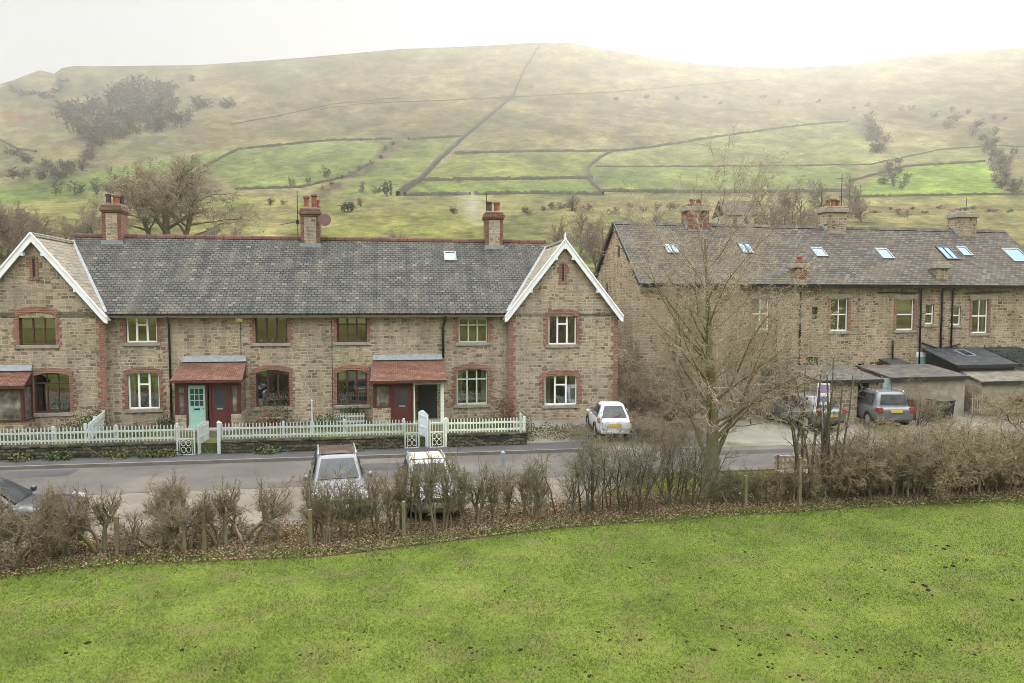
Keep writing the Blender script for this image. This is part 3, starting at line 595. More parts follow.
def cottage(name, label, u0, u1, wins, roof_to=None, left_to=None, cables=()):
    org = ((u0+u1)/2, 0, GZ); root = thing(name, label, 'house', ROWL.W(org[0], 0, GZ), ROWL.th, 'cottages of the gabled terrace')
    ops = []; spec = []
    for i, (px, st, fm, arch, inner) in enumerate(wins):
        a, b, c, d = box_px(*px); c = max(c, GZ+.1); d = min(d, ZE-.1); ops.append((a, b, c, d)); spec.append((a, b, c, d, st, fm, arch, inner))
    h = HB(org); wall_front(h, u0, u1, -.1, ZE-.02, 0, ops); pass
    h.add([(u0,8.,-.1),(u1,8.,-.1),(u1,8.,ZE-.02),(u0,8.,ZE-.02)], [(0,3,2,1)])
    for x in (u0, u1): h.add([(x,0,-.1),(x,8.,-.1),(x,8.,ZE-.02),(x,0,ZE-.02)], [(0,1,2,3)])
    h.build('wall', M['stone'], root)
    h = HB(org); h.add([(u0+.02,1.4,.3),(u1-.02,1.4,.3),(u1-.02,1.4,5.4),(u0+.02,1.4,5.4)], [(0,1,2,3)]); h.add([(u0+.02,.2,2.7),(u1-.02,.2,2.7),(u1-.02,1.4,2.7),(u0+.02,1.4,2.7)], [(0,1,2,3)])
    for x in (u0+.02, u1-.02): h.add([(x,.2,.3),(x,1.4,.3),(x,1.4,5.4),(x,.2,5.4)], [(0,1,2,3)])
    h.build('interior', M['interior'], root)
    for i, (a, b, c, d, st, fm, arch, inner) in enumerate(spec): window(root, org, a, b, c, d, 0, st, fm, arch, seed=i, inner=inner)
    r1 = roof_to if roof_to is not None else u1; r0 = left_to if left_to is not None else u0
    h = HB(org); roofslab(h, (r0+.001,VE,ZE), (r1-.001,VE,ZE), (r1-.001,VR,ZR), (r0+.001,VR,ZR)); roofslab(h, (r1-.001,2*VR-VE,ZE), (r0+.001,2*VR-VE,ZE), (r0+.001,VR+.001,ZR-.001), (r1-.001,VR+.001,ZR-.001))
    h.build('roof', M['slate'], root)
    h = HB(org); k = int((r1-r0)/.45); rr = random.Random(int(u0*7)); st = (r1-r0)/k
    for i in range(k):
        j = rr.uniform(-.008, .012); a = r0+st*i; h.prism([(VR-.15, ZR-.10+j), (VR-.11, ZR+.02+j), (VR-.05, ZR+.075+j), (VR+.05, ZR+.075+j), (VR+.11, ZR+.02+j), (VR+.15, ZR-.10+j)], a, a+st-.008, axis='x')
    h.build('ridge_tiles', M['ridge'], root)
    h = HB(org); h.prism([(VE-.07, ZE-.15), (VE-.02, ZE-.15), (VE+.0, ZE-.09), (VE-.09, ZE-.09)], u0+.002, u1-.002, axis='x'); h.build('gutter', M['gutter'], root)
    HB(org).box(u0+.002, -.24, ZE-.19, u1-.002, -.002, ZE-.14).build('soffit_board', M['pale_timber'], root)
    return root, org
UB = Uz(108, 340)[0]; U1 = Uz(207, 340)[0]; U2 = Uz(311, 340)[0]; U3 = Uz(408, 340)[0]; UE = 9.115
T3, PL, TR = 'three_top', 'three_plain', 'three_transom'
cb, ob = cottage('terraced_cottage', 'terraced stone cottage with white three-light windows and the turquoise front door', UB-.25, U1,
  [((126,157,315,342.5), T3, M['upvc'], 0, None), ((128,159.5,372,409), T3, M['upvc'], 1, 'curtains')], left_to=UA)
cc_, oc = cottage('terraced_cottage', 'terraced stone cottage with a yellow alarm box under the gutter', U1, U2,
  [((255.5,287.5,316,343), PL, M['brown'], 0, 'ornaments'), ((256,289.5,370,407), PL, M['brown'], 1, 'ornaments')])
cd, od = cottage('terraced_cottage', 'terraced stone cottage whose brown ground-floor window has a planter under it', U2, U3,
  [((337,367,316.5,342), TR, M['brown'], 0, 'pelmet'), ((337,367,370,405), TR, M['brown'], 1, 'pelmet')])
ce, oe = cottage('terraced_cottage', 'terraced stone cottage with sage green windows and the black front door', U3, UE,
  [((458.5,487.5,317.5,342.5), TR, M['sage'], 0, None), ((456.5,487.5,368.5,404.5), TR, M['sage'], 1, 'curtains')], roof_to=UF)
# chimneys on the party walls
uch = Uz(112, 225, VR-.5)[0]
c1 = chimney(cb, ob, uch-.03, .86, [(-.23,-.1,.52,.13,'pot_dark'),(.1,-.02,.48,.16,'pot'),(.27,.22,.5,.11,'pot_dark')])
uch = Uz(310, 225, VR-.5)[0]
c2 = chimney(cc_, oc, uch, .92, [(-.2,-.1,.62,.14,'pot'),(.16,.05,.74,.145,'pot'),(.33,.25,.5,.1,'pot')])
h = HB(oc); h.tube([(uch-.62,VR-.3,ZR+.1),(uch-.62,VR-.3,11.6)], .02, 6); h.tube([(uch-.62,VR-.3,10.0),(uch-.4,VR-.3,10.0)], .02, 6); h.tube([(uch-1.5,VR-.3,9.88),(uch-.55,VR-.3,10.08)], .014, 5)
for k in range(7): h.tube([(uch-1.45+.13*k,VR-.52,9.89+.0275*k),(uch-1.45+.13*k,VR-.08,9.89+.0275*k)], .009, 4)
h.box(uch-.7,VR-.38,9.93,uch-.55,VR-.24,10.13); h.build('aerial', M['black'], c2)
h = HB(oc); h.tube([(uch+.72,VR-.62,10.14),(uch+.72,VR-.56,10.12),(uch+.72,VR-.5,10.1)], [.33,.31,.02], 16); h.tube([(uch+.45,VR-.45,10.08),(uch+.72,VR-.52,10.1)], .025, 6); h.tube([(uch+.72,VR-.58,10.0),(uch+.78,VR-.9,9.95)], .014, 5); h.build('satellite_dish', M['brown'], c2)
uch = Uz(494, 230, VR-.5)[0]
c3 = chimney(ce, oe, uch+.02, .9, [(-.22,-.05,.55,.16,'pot_dark'),(.2,.0,.55,.17,'pot')])
HB(oe).tube([(uch-.32,VR+.1,10.7),(uch-.32,VR+.1,11.75)], .022, 6).build('flue_pipe', M['black'], c3)
CH3 = ROWL.W(uch-.32, VR+.1, 11.75)
# roof window
a, b, c, d = box_px(443, 457, 247, 257, 2.9); um = (a+b)/2
def rooflight(root, org, u, w, v0, v1, ve, ze, sl, fm, name='roof_window', th=.07, mid=False):
    n = Vector((0, -sl, 1)).normalized(); P = lambda uu, vv, k: Vector((uu, vv, ze+(vv-ve)*sl)) + n*k
    h = HB(org); t = .07
    for ua, ub, va, vb in [(u-w/2,u-w/2+t,v0,v1),(u+w/2-t,u+w/2,v0,v1),(u-w/2+t,u+w/2-t,v0,v0+t),(u-w/2+t,u+w/2-t,v1-t,v1)] + ([(u-.03,u+.03,v0+t,v1-t)] if mid else []):
        h.add([P(ua,va,-.02),P(ub,va,-.02),P(ub,vb,-.02),P(ua,vb,-.02),P(ua,va,th),P(ub,va,th),P(ub,vb,th),P(ua,vb,th)], [(4,5,6,7),(0,1,5,4),(1,2,6,5),(2,3,7,6),(3,0,4,7)])
    f = h.build(name, fm, root)
    h = HB(org); h.add([P(u-w/2+.03,v0+.03,.045),P(u+w/2-.03,v0+.03,.045),P(u+w/2-.03,v1-.03,.045),P(u-w/2+.03,v1-.03,.045)], [(0,1,2,3)]); h.build('pane', M['skyglass'], f)
    return f
rooflight(ce, oe, um, .62, 2.6, 3.15, VE, ZE, SL, M['lead'])
# downpipes, cables and the alarm box
def pipe(root, org, pts, r_, name='downpipe', mat='black'): return HB(org).tube(pts, r_, 8).build(name, M[mat], root, smooth=True)
u = Uz(170, 350)[0]; pipe(cb, ob, [(u,VE-.02,ZE-.15),(u,-.06,ZE-.5),(u,-.06,.55)], .045)
u = Uz(443, 350)[0]; pipe(ce, oe, [(u+.12,VE-.02,ZE-.15),(u+.1,-.07,ZE-.35),(u,-.07,ZE-.6),(u,-.07,3.4)], .06)
u = Uz(311, 350)[0]; 
for px in (241, 332): u = Uz(px, 350)[0]; pipe(cc_ if px < 311 else cd, oc if px < 311 else od, [(u,-.02,ZE-.2),(u,-.02,.6)], .012, 'cable')
u, z = Uz(239.5, 319.5); h = HB(oc); h.prism([(u-.15,z-.12),(u+.15,z-.12),(u+.17,z+.05),(u+.12,z+.14),(u-.12,z+.14),(u-.17,z+.05)], -.09, -.002); ab = h.build('alarm_box', M['yellow'], cc_, bevel=.015)
HB(oc).box(u-.07,-.094,z-.05,u+.07,-.0905,z+.06).build('alarm_plate', M['upvc'], ab)
# ------------------------------------------------------------------ gable-fronted end houses
VG = -.38
def gable_house(label, uc, hw, zapex, wins, slit, finial, zb):
    org = (uc, VG, zb); root = thing('gable_house', label, 'house', ROWL.W(uc, VG, zb), ROWL.th, 'gable-fronted end houses')
    wl, wr = uc-hw+.22, uc+hw-.22; sl = (zapex-5.3)/hw; zt = zapex-.22; ze = zt-sl*(hw-.22)
    ops = []
    for px, *_ in wins: a, b, c, d = box_px(*px, VG); ops.append((a, b, c, d))
    h = HB(org); wall_front(h, wl, wr, -.25, ze, VG, ops); h.add([(wl,VG,ze),(wr,VG,ze),(uc,VG,zt)], [(0,1,2)])
    h.add([(wl,VG,-.25),(wl,8.4,-.25),(wl,8.4,ze),(wl,VG,ze)], [(0,3,2,1)][:1]); h.add([(wr,VG,-.25),(wr,8.4,-.25),(wr,8.4,ze),(wr,VG,ze)], [(0,1,2,3)])
    h.add([(wl,8.4,-.25),(wr,8.4,-.25),(wr,8.4,ze),(uc,8.4,zt),(wl,8.4,ze)], [(4,3,2,1,0)]); h.build('wall', M['stone'], root)
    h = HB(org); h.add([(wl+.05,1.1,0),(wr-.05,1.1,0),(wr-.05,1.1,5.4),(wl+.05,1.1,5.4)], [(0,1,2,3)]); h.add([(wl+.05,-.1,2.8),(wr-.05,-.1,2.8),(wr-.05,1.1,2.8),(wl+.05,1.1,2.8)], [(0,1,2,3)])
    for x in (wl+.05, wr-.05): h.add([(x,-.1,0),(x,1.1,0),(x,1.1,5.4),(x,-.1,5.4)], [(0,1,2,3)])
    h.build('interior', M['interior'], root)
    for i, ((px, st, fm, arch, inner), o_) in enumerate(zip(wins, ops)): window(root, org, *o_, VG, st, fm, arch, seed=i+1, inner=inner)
    for side, x in ((1, wl), (-1, wr)):
        h = HB(org); quoin(h, x, side, -.2, ze-.02, VG); h.build('brick_quoin', M['brick'], root)
    u, z = slit; h = HB(org)
    h.box(u-.17,VG-.03,z-.42,u-.05,VG+.02,z+.42); h.box(u+.05,VG-.03,z-.42,u+.17,VG+.02,z+.42); h.box(u-.05,VG-.03,z+.36,u+.05,VG+.02,z+.48); h.box(u-.30,VG-.026,z-.02,u-.172,VG+.02,z+.22); h.box(u+.172,VG-.026,z-.02,u+.30,VG+.02,z+.22); h.box(u-.22,VG-.028,z-.56,u+.22,VG+.02,z-.423)
    s_ = h.build('vent_surround', M['brick'], root); HB(org).box(u-.049,VG-.008,z-.42,u+.049,VG+.01,z+.358).build('vent_slit', M['black'], s_)
    vf = VG-.22
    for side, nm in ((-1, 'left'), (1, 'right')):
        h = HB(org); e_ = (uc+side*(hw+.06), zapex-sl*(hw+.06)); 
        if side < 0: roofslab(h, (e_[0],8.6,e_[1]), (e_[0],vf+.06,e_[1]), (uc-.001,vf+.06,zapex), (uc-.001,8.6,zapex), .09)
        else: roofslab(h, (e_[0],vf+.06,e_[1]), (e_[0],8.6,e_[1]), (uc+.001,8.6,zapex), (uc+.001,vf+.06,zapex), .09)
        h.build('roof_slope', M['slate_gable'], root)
    for side in (-1, 1):
        h = HB(org); L_ = hw-.02; n_ = math.hypot(1, sl); dz = .25*n_
        h.prism([(uc, zapex+.05), (uc+side*L_, zapex+.05-sl*L_), (uc+side*L_, zapex+.05-sl*L_-dz*.72), (uc+side*(L_-.13), zapex+.05-sl*(L_-.13)-dz), (uc, zapex+.05-dz)], vf-.02, vf+.05); 
        h.bar((uc, vf-.04, zapex+.03), (uc+side*L_, vf-.04, zapex+.03-sl*L_), .05, .07)
        bb_ = h.build('bargeboard', M['barge'], root, bevel=.01)
        h = HB(org)
        for t in (.14, .56):
            x = uc+side*hw*t; zz = zapex+.05-sl*hw*t-dz-.02; h.box(x-.06, vf+.0, zz-.06, x+.06, VG, zz+.1)
        h.build('purlin_end', M['barge'], bb_)
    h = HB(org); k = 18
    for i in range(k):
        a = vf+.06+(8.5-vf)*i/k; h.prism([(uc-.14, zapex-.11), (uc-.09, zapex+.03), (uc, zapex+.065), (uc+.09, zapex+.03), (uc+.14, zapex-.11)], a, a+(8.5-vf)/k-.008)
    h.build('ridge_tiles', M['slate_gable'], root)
    # lead valleys against the terrace roof
    for side in ((1,) if uc < 0 else (-1,)):
        h = HB(org); pts = []
        for i in range(9):
            v = VE+.02+(VR-.4-VE)*i/8; z = ZE+(v-VE)*SL; x = uc+side*max(0, (zapex-z)/sl); pts.append(Vector((x, v, z+.055)))
        for p, q in zip(pts[:-1], pts[1:]): h.bar(p, q, .15, .03, up=(side*-.3,-.5,.8))
        h.build('lead_valley', M['old_lead'], root)
    if finial:
        h = HB(org); h.lathe((uc, vf, zapex-.45), [(.045,0),(.05,.45),(.065,.5),(.04,.55),(.05,.62),(.02,.78)], 8); h.build('finial', M['barge'], root)
    return root, org
ga, oa = gable_house('gable-fronted stone house with dark brown windows and white bargeboards next to the lean-to bay', UA, 2.92, 8.92,
  [((19,55.5,312,345), 'two_plain', M['brown'], 1, 'blind'), ((34,70,373,413), 'two_over', M['brown'], 1, None)], Uz(34, 267, VG), False, .4)
gf, of_ = gable_house('gable-fronted stone house with white arched windows and a spiked bargeboard, beside the parked hatchback', UF, 2.9, 8.98,
  [((548.5,576.5,313.5,344.5), T3, M['upvc'], 1, None), ((544.5,577,374.5,405), T3, M['upvc'], 1, 'curtains')], Uz(563, 272, VG), True, .2)
HB(of_).box(Uz(542,410,VG)[0], VG-.05, .25, Uz(579,410,VG)[0], VG-.001, .85).build('plinth_patch', M['stone_grey'], gf)
# ------------------------------------------------------------------ porches
def leanto(root, org, u0, u1, zt, vb, ze, vf, tile, lead=True):
    h = HB(org); roofslab(h, (u0-.12,vf,ze), (u1+.12,vf,ze), (u1+.02,vb,zt), (u0-.02,vb,zt), .07); rf = h.build('roof', tile, root)
    if lead: HB(org).prism([(vb-.10, zt+.03-.07), (vb-.0, zt+.03), (vb-.0, zt+.24), (vb-.05, zt+.24), (vb-.16,zt+.0)], u0-.02, u1+.02, axis='x').build('flashing', M['lead'], rf)
    h = HB(org)
    for x in (u0, u1): h.add([(x,vf+.12,ze-.06),(x,vb-.002,ze-.06),(x,vb-.002,zt-.06)], [(0,1,2)])
    h.build('gable_cheek', M['brown'], root); HB(org).box(u0-.14, vf-.02, ze-.12, u1+.14, vf+.05, ze-.02).build('fascia', M['brown'], root)
    return rf
def door(root, org, u0, u1, z0, z1, v, mat, lights, label=None):
    h = HB(org); h.box(u0, v, z0, u1, v+.05, z1); W, H = u1-u0, z1-z0
    d = h.build('door', mat, root, bevel=.008)
    if label: d['label'] = label
    h = HB(org); g = HB(org)
    cols, rows, a, b, c, e_ = lights
    for i in range(cols):
        for j in range(rows):
            x0 = u0+W*(a+(b-a)*i/cols)+.018; x1 = u0+W*(a+(b-a)*(i+1)/cols)-.018; y0 = z0+H*(c+(e_-c)*j/rows)+.018; y1 = z0+H*(c+(e_-c)*(j+1)/rows)-.018
            g.box(x0, v-.006, y0, x1, v+.002, y1)
    g.build('glazing', M['door_glass'], d)
    HB(org).box(u0+W*.33, v-.012, z0+H*.44, u0+W*.67, v-.002, z0+H*.475).build('letter_plate', M['grey_metal'] if mat is M['maroon'] else M['black'], d)
    HB(org).tube([(u1-.08, v-.05, z0+H*.47), (u1-.08, v, z0+H*.47)], .022, 8).build('handle', M['black'], d)
    return d
dg = Mat('door_glass', .06, .5); dg.col((.045,.052,.05)); M['door_glass'] = dg.m
gw = Mat('side_glass', .05, .5); gw.col(gw.ramp(gw.noise(2.2, 3), [(.35,(.05,.05,.042)),(.6,(.20,.185,.15)),(.75,(.34,.33,.29))])); M['side_glass'] = gw.m
VP = -1.35
def pane_frame(root, org, u0, u1, z0, z1, v, mat, mulls=(), trans=()):
    h = HB(org); t = .07; h.box(u0,v,z0,u0+t,v+.07,z1); h.box(u1-t,v,z0,u1,v+.07,z1); h.box(u0+t,v,z0,u1-t,v+.07,z0+t); h.box(u0+t,v,z1-t,u1-t,v+.07,z1)
    for m in mulls: h.box(u0+(u1-u0)*m-.03,v,z0+t,u0+(u1-u0)*m+.03,v+.07,z1-t)
    for m in trans: h.box(u0+t,v-.002,z0+(z1-z0)*m-.03,u1-t,v+.068,z0+(z1-z0)*m+.03)
    f = h.build('side_window', mat, root); HB(org).box(u0+.03,v+.03,z0+.03,u1-.03,v+.04,z1-.03).build('pane', M['side_glass'], f); return f
# porch shared by the turquoise and the brown door
xs_ = [Uz(p, 405, VP)[0] for p in (175, 187.5, 205, 210.5, 228, 231, 241)]
zt = Uz(208, 361.5)[1]; ze = Uz(208, 380, VP-.25)[1]; z0 = GZ; zd = Uz(208, 431, VP)[1]; zl = Uz(180, 415, VP)[1]
org = (xs_[3], VP, GZ); p1 = thing('porch', 'shared porch holding the turquoise door and a maroon door', 'porch', ROWL.W(xs_[3], VP, GZ), ROWL.th, 'tiled porches')
leanto(p1, org, xs_[0], xs_[6], zt, 0, ze, VP-.25, M['clay_tile'])
h = HB(org); 
for a, b in ((xs_[0], xs_[1]), (xs_[5], xs_[6])): h.box(a, VP, GZ, b, VP+.2, zl)
for x in (xs_[0]+.001, xs_[6]-.201): h.box(x, VP+.202, GZ, x+.2, -.002, zl)
h.build('dwarf_wall', M['stone'], p1)
h = HB(org)
for x in (xs_[0], xs_[1]-.06, xs_[2]+.02, xs_[3]-.05, xs_[4]+.02, xs_[6]-.09): h.box(x, VP-.004, zl if x in (xs_[0], xs_[6]-.09) else GZ, x+.09, VP+.09, ze-.1)
h.box(xs_[0]+.001, VP-.008, ze-.24, xs_[6]-.001, VP+.086, ze-.1); h.build('frame', M['maroon'], p1)
pane_frame(p1, org, xs_[0]+.092, xs_[1]-.062, zl, ze-.245, VP+.01, M['maroon'], trans=(.72,)); pane_frame(p1, org, xs_[4]+.115, xs_[6]-.092, zl, ze-.245, VP+.01, M['maroon'])
for x in (xs_[0]+.05, xs_[6]-.06):
    HB(org).box(x, VP+.12, zl, x+.012, -.01, ze-.1).build('cheek_pane', M['side_glass'], p1)
zt_d = ze-.25
door(p1, org, xs_[1]+.03, xs_[2]+.015, GZ+.02, zt_d, VP+.02, M['teal'], (3, 3, .1, .9, .52, .93), 'turquoise door with nine small panes')
door(p1, org, xs_[3]+.045, xs_[4]+.015, GZ+.02, zt_d, VP+.02, M['maroon'], (1, 1, .16, .86, .42, .93), 'maroon door with one large pane')
HB(org).box(xs_[1]-.3, VP-.5, GZ-.0, xs_[4]+.3, VP-.01, GZ+.08).build('doorstep', M['sill'], p1)
# second porch: glazed half and open half with a green post
xs_ = [Uz(p, 400, VP)[0] for p in (373, 376, 391, 393.5, 411, 413.5, 441, 444)]
zt = Uz(408, 359.5)[1]; ze = Uz(408, 380.5, VP-.25)[1]; zl = Uz(380, 408, VP)[1]; org = ((xs_[0]+xs_[7])/2, VP, GZ)
p2 = thing('porch', 'half-open tiled porch with a pale green corner post and a black door inside', 'porch', ROWL.W(org[0], VP, GZ), ROWL.th, 'tiled porches')
leanto(p2, org, xs_[0], xs_[7], zt, 0, ze, VP-.25, M['clay_tile'])
h = HB(org); h.box(xs_[0], VP, GZ, xs_[2], VP+.2, zl); h.box(xs_[0]+.001, VP+.202, GZ, xs_[0]+.2, -.002, zl); h.build('dwarf_wall', M['stone'], p2)
h = HB(org)
for x in (xs_[0], xs_[2]-.02, xs_[4]+.02): h.box(x, VP-.004, zl if x == xs_[0] else GZ, x+.09, VP+.09, ze-.1)
h.box(xs_[0]+.001, VP-.008, ze-.2, xs_[5]-.001, VP+.086, ze-.1); h.box(xs_[4]+.02, VP+.092, GZ, xs_[4]+.1, -.002, ze); h.build('frame', M['maroon'], p2)
pane_frame(p2, org, xs_[0]+.092, xs_[2]-.022, zl, ze-.205, VP+.01, M['maroon']); HB(org).box(xs_[0]+.05, VP+.12, zl, xs_[0]+.062, -.01, ze-.1).build('cheek_pane', M['side_glass'], p2)
door(p2, org, xs_[2]+.075, xs_[4]+.015, GZ+.02, ze-.21, VP+.02, M['maroon'], (2, 1, .18, .84, .45, .92), 'maroon door with two tall panes')
door(p2, org, Uz(419,400,-.1)[0], Uz(437,400,-.1)[0], GZ+.05, GZ+2.05, -.1, M['black'], (1, 1, .35, .65, .7, .9), 'black door set back in the open half')
h = HB(org); h.box(xs_[6]-.02, VP, GZ, xs_[7], VP+.13, ze-.1); h.box(xs_[5]+.0, VP-.006, ze-.22, xs_[6]-.022, VP+.09, ze-.1); h.box(xs_[5]+.004, VP+.0, GZ, xs_[5]+.07, VP+.09, ze-.222); h.build('green_post', M['cream_green'], p2)
HB(org).box(xs_[5]-.1, VP-.4, GZ, xs_[7]+.1, -.12, GZ+.06).build('doorstep', M['sill'], p2)
# bay at the left edge
VB = -1.25; x0, x1 = Uz(-40, 400, VB)[0], Uz(23.5, 400, VB)[0]; zt = Uz(10, 370.5, VG)[1]; ze = Uz(8, 386, VB-.2)[1]; zs = Uz(8, 420, VB)[1]
org = ((x0+x1)/2, VB, GZ); p3_ = thing('bay_window', 'dark red glazed lean-to bay cut by the left edge', 'bay', ROWL.W(org[0], VB, GZ), ROWL.th)
leanto(p3_, org, x0, x1, zt, VG, ze, VB-.2, M['clay_tile'])
h = HB(org); h.box(x0, VB+.03, GZ-.2, x1-.03, VG-.002, zs); h.build('dwarf_wall', M['stone'], p3_)
h = HB(org)
for x in (x0, x0+1.2, x1-.12): h.box(x, VB, zs, x+.12, VB+.1, ze-.1)
h.box(x0, VB-.04, zs-.06, x1+.03, VG-.004, zs-.002); h.box(x0+.001, VB+.002, ze-.2, x1-.001, VB+.098, ze-.1); h.box(x1-.1, VG-.1, zs, x1-.001, VG-.003, ze-.05); h.build('frame', M['maroon'], p3_)
h = HB(org); h.box(x0+.05, VB+.04, zs, x1-.1, VB+.05, ze-.15); h.box(x1-.06, VB+.1, zs, x1-.05, VG-.05, ze-.1); h.build('pane', M['side_glass'], p3_)
# ------------------------------------------------------------------ right-hand terrace
ROWR = Row(640, 38, R(11)); ZE2, ZR2, VE2, VR2, GZ2 = 7.0, 10.53, -.25, 4.0, .75; SL2 = (ZR2-ZE2)/(VR2-VE2)
def Ur(px, py, v=0): return ROWR.uz(px, py, v)
def boxr(x0, x1, y0, y1, v=0.): ym = (y0+y1)/2; xm = (x0+x1)/2; return Ur(x0, ym, v)[0], Ur(x1, ym, v)[0], Ur(xm, y1, v)[1], Ur(xm, y0, v)[1]
def roofhit(px, py):
    lo, hi = VE2, VR2
    for _ in range(40):
        m = (lo+hi)/2; u, z = Ur(px, py, m)
        if z > ZE2+(m-VE2)*SL2: lo = m
        else: hi = m
    return Ur(px, py, lo)[0], lo
def stone_chimney(root, org, u, width, v0, depth, zb, zt, pots, mat, cap='sill'):
    h = HB(org); h.box(u-width/2, v0, zb, u+width/2, v0+depth, zt-.36); h.box(u-width/2+.02, v0+.02, zt-.12, u+width/2-.02, v0+depth-.02, zt-.0); c = h.build('chimney', mat, root, bevel=.02)
    HB(org).box(u-width/2-.09, v0-.09, zt-.36, u+width/2+.09, v0+depth+.09, zt-.122).build('cap_course', M[cap], c, bevel=.02)
    for du, hh, r_, m in pots: HB(org).lathe((u+du, v0+depth/2, zt-.02), [(r_*1.1,0),(r_*1.1,.07),(r_*.9,.09),(r_*.86,hh-.11),(r_*1.12,hh-.09),(r_*1.12,hh-.02),(r_*.8,hh),(r_*.75,hh-.08)], 12).build('chimney_pot', M[m], c)
    return c
def house_r(label, u0, u1, wins, lights, pipes=(), end=False):
    org = ((u0+u1)/2, 0, GZ2); root = thing('terraced_house', label, 'house', ROWR.W(org[0], 0, GZ2), ROWR.th, 'houses of the right-hand terrace')
    ops = []
    for px, *_ in wins: a, b, c, d = boxr(*px); ops.append((a, b, c, d))
    h = HB(org); wall_front(h, u0, u1, -.1, ZE2-.02, 0, ops); h.add([(u0,8,-.1),(u1,8,-.1),(u1,8,ZE2-.02),(u0,8,ZE2-.02)], [(0,3,2,1)])
    for x in ((u1,) if end else (u0, u1)): h.add([(x,0,-.1),(x,8,-.1),(x,8,ZE2-.02),(x,0,ZE2-.02)], [(0,1,2,3)])
    if end: h.add([(u0,0,-.1),(u0,8,-.1),(u0,8,ZE2-.02),(u0,4,ZR2-.2),(u0,0,ZE2-.02)], [(4,3,2,1,0)])
    h.build('wall', M['stone_grey'], root)
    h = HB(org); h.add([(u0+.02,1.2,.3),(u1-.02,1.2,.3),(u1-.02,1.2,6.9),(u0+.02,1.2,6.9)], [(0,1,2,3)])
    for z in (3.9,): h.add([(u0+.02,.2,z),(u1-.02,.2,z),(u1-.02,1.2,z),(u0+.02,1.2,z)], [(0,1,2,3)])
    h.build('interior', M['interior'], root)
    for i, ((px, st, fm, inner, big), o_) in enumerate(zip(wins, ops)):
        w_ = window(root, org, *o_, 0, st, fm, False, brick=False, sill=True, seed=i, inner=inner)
        if big:
            a, b, c, d = o_; HB(org).box(a-.2, -.03, d+.003, b+.2, .1, d+.24).build('lintel', M['sill'], w_)
            h = HB(org); h.box(a-.16, -.02, c, a-.002, .08, d); h.box(b+.002, -.02, c, b+.16, .08, d); h.build('brick_surround', M['brick'], w_)
    r0 = u0-.12 if end else u0
    h = HB(org); roofslab(h, (r0,VE2,ZE2), (u1-.002,VE2,ZE2), (u1-.002,VR2,ZR2), (r0,VR2,ZR2), .12); roofslab(h, (u1-.002,2*VR2-VE2,ZE2), (r0,2*VR2-VE2,ZE2), (r0,VR2+.002,ZR2-.001), (u1-.002,VR2+.002,ZR2-.001), .12); h.build('roof', M['slate_stone'], root)
    h = HB(org); k = int((u1-r0)/.5); rr = random.Random(int(u0*9)); st = (u1-r0)/k
    for i in range(k):
        j = rr.uniform(-.012, .015); h.prism([(VR2-.2, ZR2-.12+j), (VR2, ZR2+.07+j), (VR2+.2, ZR2-.12+j)], r0+st*i, r0+st*(i+1)-.012, axis='x')
    h.build('ridge_tiles', M['felt_dark'], root)
    if end:
        h = HB(org)
        for s_ in (-1, 1): h.bar((u0-.135, VR2, ZR2-.05), (u0-.135, VR2+s_*(VR2-VE2), ZE2-.05), .05, .2)
        h.build('verge_board', M['black'], root)
        h = HB(org); h.box(u0-.02, 3.2, 8.55, u0+.03, 3.45, 9.15); h.box(u0-.02, 5.2, 6.5, u0+.03, 5.45, 7.2); h.build('gable_vent', M['black'], root)
    h = HB(org); h.prism([(VE2-.11, ZE2-.17), (VE2-.01, ZE2-.17), (VE2+.03, ZE2-.06), (VE2-.14, ZE2-.06)], u0+.003, u1-.003, axis='x'); h.build('gutter', M['black'], root)
    for px0, px1, y0, y1, mid in lights:
        ua, va = roofhit((px0+px1)/2+ (px0-px1)*.0, y1); ub, vb = roofhit((px0+px1)/2, y0); wd = (px1-px0)*.80/FPX*(ROWR.W(ua, va).y)
        rooflight(root, org, (ua+ub)/2, wd, va, vb, VE2, ZE2, SL2, M['black'] if mid else M['lead'], mid=mid)
    for px, y0, y1, r_ in pipes:
        u, z0 = Ur(px, y1, -.1); z1 = Ur(px, y0, -.1)[1]
        HB(org).tube([(u+.0, -.2 if y0 < 292 else -.09, z1), (u, -.09, z1-.3), (u, -.09, z0)], r_, 8).build('downpipe', M['black'], root, smooth=True)
    return root, org
S2, S1 = 'sash22', 'sash12'
ub_ = [0, 3.96, 8.3, 12.63, 17.62, 21.21, 25.6]
h1, g1 = house_r('end house of the right-hand terrace, its bare gable facing the spiked gable', ub_[0], ub_[1], [((681,697,297,331), S2, M['upvc'], 'white_panel', 1), ((655,669,367,381), 'single', M['upvc'], 'white_panel', 0)], [(662,681,243,254,True)], [(676,290,400,.05)], end=True)
h2, g2 = house_r('terraced house veiled by the tall tree, with a white door frame beside a pipe', ub_[1], ub_[2], [((752.5,769,298,330), S2, M['upvc'], 'white_panel', 1), ((760,776,368,398), 'single', M['upvc'], 'white_panel', 0)], [(737,755,243,254,True)], [(775,290,400,.05)])
h3, g3 = house_r('terraced house with one tall white window and a dark slot left of it', ub_[2], ub_[3], [((830.5,848,298,331), S2, M['upvc'], 'ornaments', 1), ((812,817.5,307,319), 'single', M['brown'], None, 0), ((806,818,357,369), 'single', M['brown'], None, 0)], [(811,827,248,257,False)], [(799,292,380,.05)])
h4, g4 = house_r('terraced house with a tall window whose top half is covered by a pale blind', ub_[3], ub_[4], [((896.5,914,299,330), S1, M['upvc'], 'blind', 1), ((925.5,934,304,324), S1, M['upvc'], 'curtains', 0), ((857,864,363,371), 'single', M['upvc'], None, 0), ((876.5,887,363,377), 'single', M['upvc'], None, 0)], [(876,893,249,259,False)], [(892.5,340,365,.045)])
